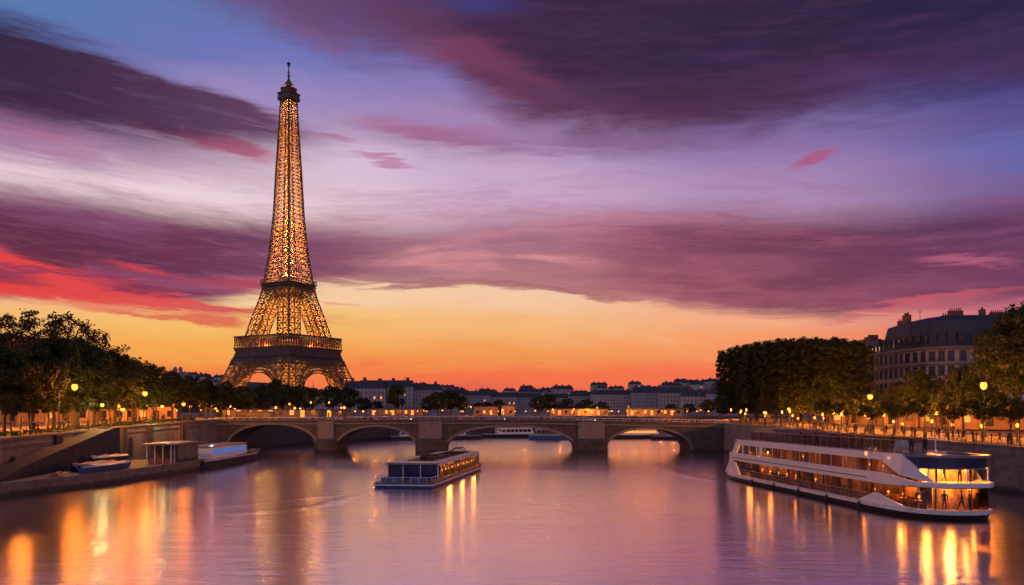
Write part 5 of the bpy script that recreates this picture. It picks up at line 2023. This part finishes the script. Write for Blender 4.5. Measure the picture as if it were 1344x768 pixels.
# craft lying on the lower quay
def long_boat(x, y, rz, L, B_, hgt, hm, cm, z, label):
    root = empty('covered_rowing_boat', (x, y, z), rz)
    P_ = []
    n = 10
    prof = []
    for i in range(n + 1):
        t_ = i / n
        prof.append((B_ / 2 * math.sin(PI * min(1, max(.02, t_ * .96 + .02))) ** .35, -L / 2 + L * t_))
    o1 = prof + [(-a, b) for a, b in reversed(prof)]
    MB().prism([(a * .6, b * .96) for a, b in o1], .12, hgt, o1).build('hull', M[hm], root)
    s_ = MB()
    strip(s_, o1 + [o1[0]], hgt - .02, hgt + .1, 0, path_len(o1), .1)
    s_.build('gunwale', M['white_trim'], root)
    c_ = MB()
    for i in range(n):
        (a0, b0), (a1, b1) = prof[i], prof[i + 1]
        r0, r1 = .35 + .12 * math.sin(i * 2.1), .35 + .12 * math.sin((i + 1) * 2.1)
        c_.add([(-a0 * .9, b0, hgt + .06), (0, b0, hgt + r0), (a0 * .9, b0, hgt + .06), (-a1 * .9, b1, hgt + .06), (0, b1, hgt + r1), (a1 * .9, b1, hgt + .06)], [(0, 1, 4, 3), (1, 2, 5, 4)])
    c_.build('cover', M[cm], root)
    k_ = MB()
    for yy in (-L * .3, L * .3):
        k_.box(-B_ * .35, B_ * .35, yy - .1, yy + .1, 0.0, .25)
    k_.build('cradle', M['wood'], root)
    tag(root, label, 'boat')
    return root


long_boat(-57.0, 117.5, math.radians(-1.5), 13.5, 2.2, 1.0, 'tarp_blue', 'grey_roof', 1.55, 'long blue rowing boat under a pale grey cover on the lower quay edge')
long_boat(-60.4, 121, math.radians(-4), 11, 2.0, .9, 'hull_black', 'tarp_red', 1.55, 'dark rowing boat with red cover lying behind the long blue one')
long_boat(-61.8, 128.5, math.radians(-8), 9, 2.2, 1.5, 'hull_black', 'grey_roof', 1.55, 'small dark covered boat on the quay below the arched niche')
b = empty('tarpaulin_bundle', (-58.2, 107.5, 1.55), .3)
m_ = MB()
q = random.Random(3)
m_.v = []
for j in range(7):
    for i in range(9):
        m_.v.append((-1 + 2 * j / 6, -2 + 4 * i / 8, (.5 + .3 * q.random()) * math.sin(PI * (j + .0) / 6) ** .5 * math.sin(PI * i / 8) ** .4))
m_.f = [(j * 9 + i, j * 9 + i + 1, (j + 1) * 9 + i + 1, (j + 1) * 9 + i) for j in range(6) for i in range(8)]
m_.build('cover', M['tarp_red'], b)
tag(b, 'low crumpled red tarpaulin heap at the near end of the blue boat', 'tarpaulin')

# kiosk on the lower quay
ks = empty('quay_kiosk', (-58.7, 134.5, 1.55), math.radians(-1))
MB().box(0, 4.1, 2.6, 10.8, 0, 3.0).build('wall', M['ashlar_y'], ks)
MB().box(-.5, 4.5, -.6, 11.2, 3.002, 3.3).build('roof', M['grey_roof'], ks)
k_ = MB()
for x in (.1, 1.4, 2.7, 4.0):
    k_.bar((x, 0, 0), (x, 0, 3.0), .14)
k_.bar((4.0, 1.3, 0), (4.0, 1.3, 3.0), .12)
k_.build('posts', M['white_trim'], ks)
MB().box(.1, 4.0, 2.45, 2.59, 0, 2.9).build('back_panel', M['wood'], ks)
MB().box(.3, 3.8, .1, .25, 0, .9).build('counter', M['wood'], ks)
tag(ks, 'flat roofed stone kiosk with open posts on the lower quay', 'kiosk')

# ================================================================== street lamps
def make_lamp(name, hgt, globe, col, power, arm=0.0, r=.27):
    root = empty(name)
    p = MB()
    p.lathe([(.26, 0), (.26, .25), (.17, .35), (.15, .9), (.10, 1.1), (.075, hgt * .6), (.055, hgt - .45)], 8)
    if arm:
        p.tube([(0, 0, hgt - .5), (arm * .5, 0, hgt + .05), (arm, 0, hgt + .1)], .05, 6)
    p.lathe([(.05, hgt - .5), (.14, hgt - .42), (.16, hgt - .36)], 8) if not arm else None
    p.build('pole', M['black_metal'], root)
    g = MB()
    gx, gz = (arm, hgt - .02) if arm else (0, hgt - .02)
    g.lathe([(.10, gz - r * 1.2), (r * .8, gz - r * .8), (r, gz), (r * .8, gz + r * .7), (.08, gz + r)], 10, (gx, 0, 0))
    g.build('globe', M[globe], root, True)
    c = MB().lathe([(r * .9, gz + r * .75), (r * .6, gz + r * 1.15), (.05, gz + r * 1.5)], 8, (gx, 0, 0))
    c.build('lamp_cap', M['black_metal'], root)
    plight('bulb', (gx, 0, gz), power, col, .3, root)
    return root


for m in ('lamp_globe', 'lamp_white'):
    M[m].use_nodes = True
# globe meshes are lit lamps; the bulb inside gives the light, so the globe does not shade it
L_main = make_lamp('street_lamp', 6.6, 'lamp_globe', ORANGE, 5000, 0, .45)
L_short = make_lamp('street_lamp', 4.4, 'lamp_globe', ORANGE, 4500, 0, .38)
L_arm = make_lamp('street_lamp', 6.6, 'lamp_globe', ORANGE, 4600, 2.4, .45)
L_arm_s = make_lamp('street_lamp', 4.4, 'lamp_globe', ORANGE, 3600, 2.2, .38)
L_glow = make_lamp('street_lamp', 3.6, 'lamp_globe', ORANGE, 8000, 0, .34)  # added lamp, made up to strengthen the orange ground glow
L_far = make_lamp('street_lamp', 4.2, 'lamp_globe', ORANGE, 3600, 0, .36)
L_green = make_lamp('street_lamp', 4.6, 'lamp_white', (1, .70, .25), 2600, 2.2, .3)
for o in (L_main, L_short, L_far, L_green, L_arm, L_arm_s, L_glow):
    for c in o.children:
        if c.name.startswith('globe') or c.name.startswith('lamp_cap'):
            c.visible_shadow = c.name.startswith('lamp_cap')
lused = set()


def put_lamp(proto, px, py, y, zg, label, group):
    x = (px - 672) / F * y
    ztop = H + (HZ - py) * y / F
    base_h = {L_main.name: 6.6, L_short.name: 4.4, L_far.name: 4.2, L_green.name: 4.6, L_arm.name: 6.6, L_arm_s.name: 4.4}[proto.name]
    if proto.name not in lused:
        lused.add(proto.name)
        o = proto
    else:
        o = copy_tree(proto)
    o.location = (x, y, zg - .05)
    s = max(.55, (ztop - zg) / base_h)
    o.scale = (1, 1, s)
    for c in o.children:
        if c.type == 'LIGHT': pass
    tag(o, label, 'street lamp', group)
    return o


n = 0
for px, py, y, pr in [(66, 507, 127, L_arm), (109, 531, 138, L_green), (151, 537, 147, L_arm_s), (175, 516, 157, L_arm), (199, 533, 166, L_green), (228, 530, 178, L_arm_s)]:
    n += 1
    x = (px - 672) / F * y
    zg = along(WL, y)[2] + (.0 if x < along(WL, y)[0] else 0)
    x_ = along(WL, y)[0] - .55
    o = put_lamp(pr, px, py, y, zg, '%s lamp along the left embankment wall from the left edge, glowing %s' % (ordn(n), 'greenish yellow' if pr is L_green else 'orange'), 'lamps along the left wall')
    o.location.x = x_
for px, py, y, pr in [(1291, 505, 117, L_main), (1245, 535, 122, L_short), (1188, 541, 140, L_short), (1142, 520, 143, L_main), (1157, 543, 152, L_short)]:
    n += 1
    zg = along(WR, y)[2]
    put_lamp(pr, px, py, y, zg, '%s tall orange lamp on the right promenade from the right edge' % ordn(n - 6), 'lamps along the right promenade')
# smaller lamps: right bank under the clipped block
k = 0
q = random.Random(21)
for i in range(15):
    px = 1118 - i * 11.5
    y = 158 + i * 8.5
    xw = along(WR, min(y, 262))[0]
    k += 1
    put_lamp(L_far, px + q.uniform(-3, 3), 536 + q.uniform(-2, 4) + (i % 3) * 1.5, y, 7.0, 'small lamp under the clipped trees, %s counting towards the bridge' % ordn(k), 'small lamps under the clipped trees')
k = 0
for px, py, y in [(250, 533, 232), (262, 531, 246), (277, 532, 240), (283, 536, 262), (302, 533, 262), (326, 538, 300), (343, 531, 310), (380, 530, 320), (394, 536, 300), (408, 528, 400), (432, 528, 420), (448, 535, 330),
                  (466, 543, 300), (492, 544, 320), (513, 543, 330), (548, 541, 400), (560, 543, 380), (605, 541, 400), (618, 534, 440), (654, 540, 430), (676, 541, 420), (690, 543, 400), (719, 542, 410), (735, 544, 400),
                  (752, 541, 420), (772, 538, 430), (784, 535, 440), (800, 540, 420), (812, 542, 410), (834, 541, 400), (848, 541, 400), (869, 543, 390), (884, 544, 380), (902, 541, 350), (915, 543, 340), (930, 541, 320), (944, 542, 300)]:
    k += 1
    put_lamp(L_far, px, py, y, 7.8, 'distant orange lamp beyond the bridge, %s in line from left to right' % ordn(k), 'distant lamps on the far bank')

# ================================================================== railings on the right promenade
for i, (ya, yb) in enumerate([(88, 104), (104, 120), (120, 140), (140, 165), (165, 194)]):
    xa, _, za = along(WRl, ya)
    root = empty('iron_railing', (xa, ya, za))
    xb, _, zb = along(WRl, yb)
    O = Vector((xa, ya, za))
    A_, B_ = Vector((xa + .5, ya, za + .97)) - O, Vector((xb + .5, yb, zb + .97)) - O
    rl, br = MB(), MB()
    up = Vector((0, 0, 1))
    rl.bar(A_ + up * 1.12, B_ + up * 1.12, .09)
    rl.bar(A_ + up * .15, B_ + up * .15, .06)
    L = (B_ - A_).length
    for j in range(int(L / .28)):
        p = A_.lerp(B_, j * .28 / L)
        br.bar(p, p + up * 1.1, .035)
    rl.build('handrail', M['black_metal'], root)
    br.build('bars', M['black_metal'], root)
    for j in range(int(L / 2.8) + 1):
        p = A_.lerp(B_, min(1, j * 2.8 / L))
        MB().bar(p, p + up * 1.35, .12).build('post', M['black_metal'], root)
    tag(root, 'black iron railing on the right embankment, %s stretch counted from the right edge' % ordn(i + 1), 'railing', 'railings on the right embankment')

# ================================================================== people
def make_person(pose, seed):
    """one continuous figure grown over a skeleton of joints"""
    if pose == 'stand':
        J = [(0, 0, .95, .15), (0, 0, 1.15, .135), (0, 0, 1.38, .17), (0, .01, 1.50, .065), (0, .03, 1.62, .10), (0, .02, 1.74, .09)]
        legs = [[(.10, 0, .88, .10), (.11, .02, .48, .07), (.12, 0, .08, .05), (.12, .13, .03, .045)], [(-.10, 0, .88, .10), (-.12, -.02, .48, .07), (-.13, -.04, .08, .05), (-.13, .09, .03, .045)]]
        arms = [[(.20, 0, 1.42, .06), (.26, -.02, 1.14, .048), (.25, .10, .90, .035), (.25, .13, .82, .04)], [(-.20, 0, 1.42, .06), (-.27, 0, 1.14, .048), (-.26, .06, .88, .035), (-.26, .08, .80, .04)]]
    elif pose == 'walk':
        J = [(0, 0, .94, .15), (0, .01, 1.15, .135), (0, .03, 1.38, .17), (0, .05, 1.50, .065), (0, .07, 1.62, .10), (0, .07, 1.74, .09)]
        legs = [[(.10, .02, .87, .10), (.11, .22, .50, .07), (.11, .30, .10, .05), (.11, .42, .05, .045)], [(-.10, -.02, .87, .10), (-.11, -.10, .48, .07), (-.11, -.38, .18, .05), (-.11, -.34, .06, .045)]]
        arms = [[(.20, .03, 1.42, .06), (.25, -.14, 1.17, .048), (.24, -.16, .93, .035), (.24, -.14, .86, .04)], [(-.20, .03, 1.42, .06), (-.25, .16, 1.18, .048), (-.24, .34, 1.02, .035), (-.24, .40, .98, .04)]]
    else:   # leaning on a rail
        J = [(0, 0, .95, .15), (0, .04, 1.15, .135), (0, .12, 1.36, .17), (0, .18, 1.46, .065), (0, .24, 1.56, .10), (0, .26, 1.68, .09)]
        legs = [[(.10, 0, .88, .10), (.12, .05, .48, .07), (.12, -.02, .08, .05), (.12, .11, .03, .045)], [(-.10, 0, .88, .10), (-.10, -.02, .48, .07), (-.10, -.12, .08, .05), (-.10, .0, .03, .045)]]
        arms = [[(.19, .13, 1.40, .06), (.27, .22, 1.15, .048), (.16, .44, 1.10, .035), (.10, .50, 1.10, .04)], [(-.19, .13, 1.40, .06), (-.27, .22, 1.15, .048), (-.16, .44, 1.10, .035), (-.10, .50, 1.10, .04)]]
    V, E, Rd = [], [], []
    for j in J:
        V.append(j[:3]); Rd.append(j[3])
        if len(V) > 1: E.append((len(V) - 2, len(V) - 1))
    for chain, root_i in [(l, 0) for l in legs] + [(a, 2) for a in arms]:
        prev = root_i
        for j in chain:
            V.append(j[:3]); Rd.append(j[3])
            E.append((prev, len(V) - 1))
            prev = len(V) - 1
    me = bpy.data.meshes.new('person')
    me.from_pydata(V, E, [])
    o = bpy.data.objects.new('person', me)
    COL.objects.link(o)
    md = o.modifiers.new('s', 'SKIN')
    for i, r_ in enumerate(Rd):
        me.skin_vertices[0].data[i].radius = (r_, r_ * (.75 if i in (1, 2) else 1))
    me.skin_vertices[0].data[0].use_root = True
    o.modifiers.new('d', 'SUBSURF').levels = 1
    o.modifiers['d'].render_levels = 1
    dg = bpy.context.evaluated_depsgraph_get()
    out = bpy.data.meshes.new_from_object(o.evaluated_get(dg))
    o.modifiers.clear()
    o.data = out
    out.materials.clear()
    out.polygons.foreach_set('use_smooth', [True] * len(out.polygons))
    return o


PC = [mat('dark coat', (.03, .03, .04), None, .9, 3), mat('brown jacket', (.10, .055, .035), None, .9, 3), mat('grey coat', (.12, .12, .13), None, .9, 3), mat('pale coat', (.4, .34, .28), None, .9, 3), mat('red jacket', (.25, .04, .03), None, .9, 3)]
PN = ['dark clothes', 'a brown jacket', 'a grey coat', 'a pale coat', 'a red jacket']
skin_m = mat('skin', (.45, .27, .19), None, .6, 3)
hair_m = mat('hair', (.03, .02, .015), None, .7, 3)
PP = {}
for pi, pose in enumerate(('stand', 'walk', 'lean')):
    base = make_person(pose, pi)
    hz_ = {'stand': (0, .025, 1.68), 'walk': (0, .075, 1.68), 'lean': (0, .26, 1.62)}[pose]
    for ci in range(5):
        if ci == 0:
            o = base
        else:
            o = base.copy()
            o.data = base.data.copy()
            COL.objects.link(o)
        o.data.materials.append(PC[ci])
        o.data.materials.append(skin_m)
        for poly in o.data.polygons:
            c = poly.center
            if c.z > 1.52 or (abs(c.x) > .08 and abs(c.z - (.82 if pose == 'stand' else .92 if pose == 'walk' else 1.10)) < .06 and abs(c.x) > .2):
                poly.material_index = 1
        hm = MB()
        hm.lathe([(.02, .115), (.08, .09), (.108, .03), (.105, -.03), (.07, -.07)], 9, (hz_[0], hz_[1] - .03, hz_[2] + .02))
        hh = hm.build('hair', hair_m, o, True)
        PP[(pose, ci)] = o
pused = set()


def put_person(pose, ci, x, y, z, rz, label, group):
    k = (pose, ci)
    if k in pused:
        o = copy_tree(PP[k])
    else:
        pused.add(k)
        o = PP[k]
    o.location = (x, y, z)
    o.rotation_euler = (0, 0, rz)
    tag(o, label, 'person', group)
    return o


q = random.Random(77)
n = 0
VB = {'stand': 'standing', 'walk': 'walking', 'lean': 'leaning on the rail'}
for i in range(34):
    y = 96 + i * 3.0 + q.uniform(-1, 1)
    pose = q.choice(('stand', 'walk', 'lean', 'walk', 'stand'))
    ci = q.randrange(5)
    x, _, z = along(WR, y)
    n += 1
    off = 1.15 if pose == 'lean' else q.uniform(1.6, 4.2)
    rz = PI / 2 if pose == 'lean' else q.uniform(0, 6.3)
    put_person(pose, ci, x + off, y, z, rz, 'person in %s %s on the right promenade, %s from near end' % (PN[ci], VB[pose] if pose != 'lean' else 'leaning', ordn(n)), 'people strolling on the right promenade')
n = 0
for i in range(22):
    y = 122 + i * 4.2 + q.uniform(-1, 1)
    pose = q.choice(('stand', 'walk'))
    ci = q.randrange(5)
    x, _, z = along(WL, y)
    n += 1
    put_person(pose, ci, x - q.uniform(1.3, 4.5), y, z, q.uniform(0, 6.3), 'person in %s %s on the left promenade, %s from its near end' % (PN[ci], VB[pose], ordn(n)), 'people strolling on the left promenade')
n = 0
for i in range(40):
    x = -68 + i * 3.0 + q.uniform(-1, 1)
    pose = q.choice(('walk', 'walk', 'stand'))
    ci = q.randrange(5)
    n += 1
    put_person(pose, ci, x, BY0 + q.uniform(.9, 2.0), deckz(x) - .72, PI / 2 * q.choice((-1, 1)), 'person in %s %s on the bridge pavement, %s from the left end' % (PN[ci], VB[pose], ordn(n)), 'people crossing the bridge')
n = 0
bm = Matrix.Rotation(math.radians(6.2), 4, 'Z')
for (tx, ty, z, pose, ci) in [(3.2, .3, .88, 'stand', 0), (5.6, .2, .88, 'stand', 1), (1.7, 2.0, .88, 'stand', 3), (4.6, -.2, .88, 'walk', 2), (6.9, .8, .88, 'stand', 0), (2.6, .6, 3.38, 'stand', 1), (4.6, .1, 3.38, 'stand', 0), (5.8, .3, 3.38, 'stand', 4), (3.6, .9, 3.38, 'walk', 2)]:
    p = Matrix.Translation((36.9, 77, 0)) @ bm @ Vector((tx, ty, z))
    n += 1
    put_person(pose, ci, p.x, p.y, p.z, q.uniform(0, 6.3), 'passenger in %s behind the %s bow glass, %s from port' % (PN[ci], 'lower' if z < 2 else 'upper', ordn(n if n < 6 else n - 5)), 'passengers in the bow of the big boat')
for i in range(12):
    tx, ty = q.uniform(1.8, 6.5), 5 + i * 2.6
    p = Matrix.Translation((36.9, 77, 0)) @ bm @ Vector((tx, ty, 5.79))
    pose, ci = q.choice(('stand', 'walk')), q.randrange(5)
    put_person(pose, ci, p.x, p.y, p.z, q.uniform(0, 6.3), 'passenger in %s on the open sun deck, %s from the bow' % (PN[ci], ordn(i + 1)), 'passengers on the sun deck')

# ================================================================== vehicles
def make_car(name, colm, L=4.3, Wd=1.75, van=False):
    root = empty(name)
    hh = 1.0 if not van else 1.1
    prof = [(-L / 2, .35), (-L / 2, .85), (-L / 2 + .25, .95), (-L * .22, 1.02), (L * .33, 1.0), (L / 2 - .1, .85), (L / 2, .6), (L / 2, .35)]
    if van:
        prof = [(-L / 2, .35), (-L / 2, 2.9), (L * .42, 2.9), (L / 2, 2.3), (L / 2, .35)]
    b = MB()
    n = len(prof)
    b.add([(u, -Wd / 2, z) for u, z in prof] + [(u, Wd / 2, z) for u, z in prof], [tuple(range(n)), tuple(reversed(range(n, 2 * n)))] + [(i, n + i, n + (i + 1) % n, (i + 1) % n) for i in range(n)])
    b.build('body', colm, root)
    if not van:
        c = MB()
        lo = [(-L * .36, .98), (L * .30, 1.0)]
        hi = [(-L * .26, 1.45), (L * .12, 1.45)]
        w0, w1 = Wd / 2 - .05, Wd / 2 - .22
        c.add([(lo[0][0], -w0, lo[0][1]), (lo[1][0], -w0, lo[1][1]), (lo[1][0], w0, lo[1][1]), (lo[0][0], w0, lo[0][1]), (hi[0][0], -w1, 1.45), (hi[1][0], -w1, 1.45), (hi[1][0], w1, 1.45), (hi[0][0], w1, 1.45)],
              [(0, 1, 5, 4), (1, 2, 6, 5), (2, 3, 7, 6), (3, 0, 4, 7)])
        c.build('windows', M['pane'], root)
        MB().box(hi[0][0], hi[1][0], -w1, w1, 1.451, 1.5).build('roof', colm, root)
    else:
        for sy in (-1, 1):
            MB().box(-L * .45, L * .4, sy * Wd / 2 - .02, sy * Wd / 2 + .02, 1.3, 2.4).build('windows', M['pane'], root)
    for ux in (-L * .31, L * .31):
        for sy in (-1, 1):
            w_ = MB()
            w_.tube([(ux, sy * (Wd / 2 - .2), .33), (ux, sy * (Wd / 2 + .02), .33)], .33, 14)
            w_.build('wheel', M['black_metal'], root)
    for sy in (-1, 1):
        MB().box(L / 2 - .02, L / 2 + .04, sy * Wd * .36 - .12, sy * Wd * .36 + .12, .62, .8).build('headlight', M['headlight'], root)
        MB().box(-L / 2 - .04, -L / 2 + .02, sy * Wd * .36 - .12, sy * Wd * .36 + .12, .7, .85).build('tail_light', M['tail'], root)
    return root


M['tail'] = emit('tail light', (1, .05, .02), 6)
car_cols = [('silver', (.4, .4, .42)), ('black', (.02, .02, .02)), ('white', (.7, .7, .7)), ('dark blue', (.02, .03, .08))]
cp = [make_car('parked_car' if False else 'car', mat(c + ' car paint', v, None, .25, 2, coat=.5)) for c, v in car_cols]
cu = set()
n = 0
for i, (x, lane) in enumerate([(-45, 0), (-36, 0), (-28, 1), (-15, 0), (-4, 1), (7, 0), (19, 1), (30, 0), (42, 0)]):
    ci = i % 4
    if ci in cu:
        o = copy_tree(cp[ci])
    else:
        cu.add(ci)
        o = cp[ci]
    o.location = (x, BY0 + (5 if lane == 0 else 9), deckz(x) - .74)
    o.rotation_euler = (0, 0, PI if lane == 0 else 0)
    n += 1
    tag(o, '%s car crossing the bridge, %s of the cars from the left end' % (car_cols[ci][0], ordn(n)), 'car', 'cars crossing the bridge')
bus = make_car('bus', mat('dark bus paint', (.03, .03, .03), None, .4, 2), 9.5, 2.4, True)
bus.location = (-64, BY0 + 5, deckz(-64) - .74)
tag(bus, 'dark boxy bus at the left end of the bridge', 'bus')
# low hedge line on the left wall coping
cs, rs = [], []
for i in range(150):
    y = 100 + i * .62
    x, _, z = along(WL, y)
    cs.append((x - 1.3, y, z + .45)); rs.append(.55)
hd = leaf_mesh('low_hedge', cs, rs, 40, .22, M['leaf'], None)
tag(hd, 'low dark hedge running just behind the left embankment wall', 'hedge')
# any prototype nobody used is removed
for k, o in list(PP.items()):
    if k not in pused:
        for c in list(o.children):
            bpy.data.objects.remove(c)
        bpy.data.objects.remove(o)
# lamps added out of sight under the trees, for an orange glow on the ground
k = 0
for y in (112, 124, 136, 148, 162, 176, 190, 206):
    k += 1
    x, _, z = along(WL, y)
    o = copy_tree(L_glow)
    o.location = (x - 12.5, y + 3, z)
    tag(o, 'added glow lamp under the trees behind the left promenade, %s from the near end' % ordn(k), 'street lamp', 'added glow lamps under the left trees')
k = 0
for y in (98, 110, 122, 134, 146, 160, 176, 192):
    k += 1
    x, _, z = along(WR, y)
    o = copy_tree(L_glow)
    o.location = (x + 12.5, y + 4, z)
    tag(o, 'added glow lamp under the trees behind the right promenade, %s from the near end' % ordn(k), 'street lamp', 'added glow lamps under the right trees')
# low bollard lights between the strollers
bl = empty('bollard_light')
MB().lathe([(.12, 0), (.12, .8), (.10, 1.9)], 8).build('post', M['black_metal'], bl)
MB().lathe([(.08, 1.9), (.19, 1.98), (.19, 2.3), (.05, 2.42)], 8).build('globe', emit('bollard globe', (1.0, .31, .03), 4), bl)
k = 0
q = random.Random(31)
for i in range(26):
    y = 112 + i * 4.6 + q.uniform(-1.5, 1.5)
    x, _, z = along(WR, y)
    k += 1
    o = bl if i == 0 else copy_tree(bl)
    o.location = (x + q.uniform(6.2, 9.5), y, z - .03)
    o.scale = (1, 1, q.uniform(.8, 1.5))
    tag(o, 'small glowing post light among the strollers on the right promenade, %s from near end' % ordn(k), 'post light', 'post lights of the right promenade')
k = 0
for i in range(30):
    px = 236 + i * 24.6 + q.uniform(-6, 6)
    y = q.uniform(250, 330) if px < 480 else q.uniform(405, 440)
    k += 1
    o = copy_tree(bl)
    o.location = ((px - 672) / F * y, y, 7.75)
    o.scale = (1.7, 1.7, q.uniform(.9, 1.7))
    tag(o, 'small glowing post light on the far bank, %s in line from left to right' % ordn(k), 'post light', 'post lights of the far bank')
for c in list(L_glow.children):
    bpy.data.objects.remove(c)
bpy.data.objects.remove(L_glow)
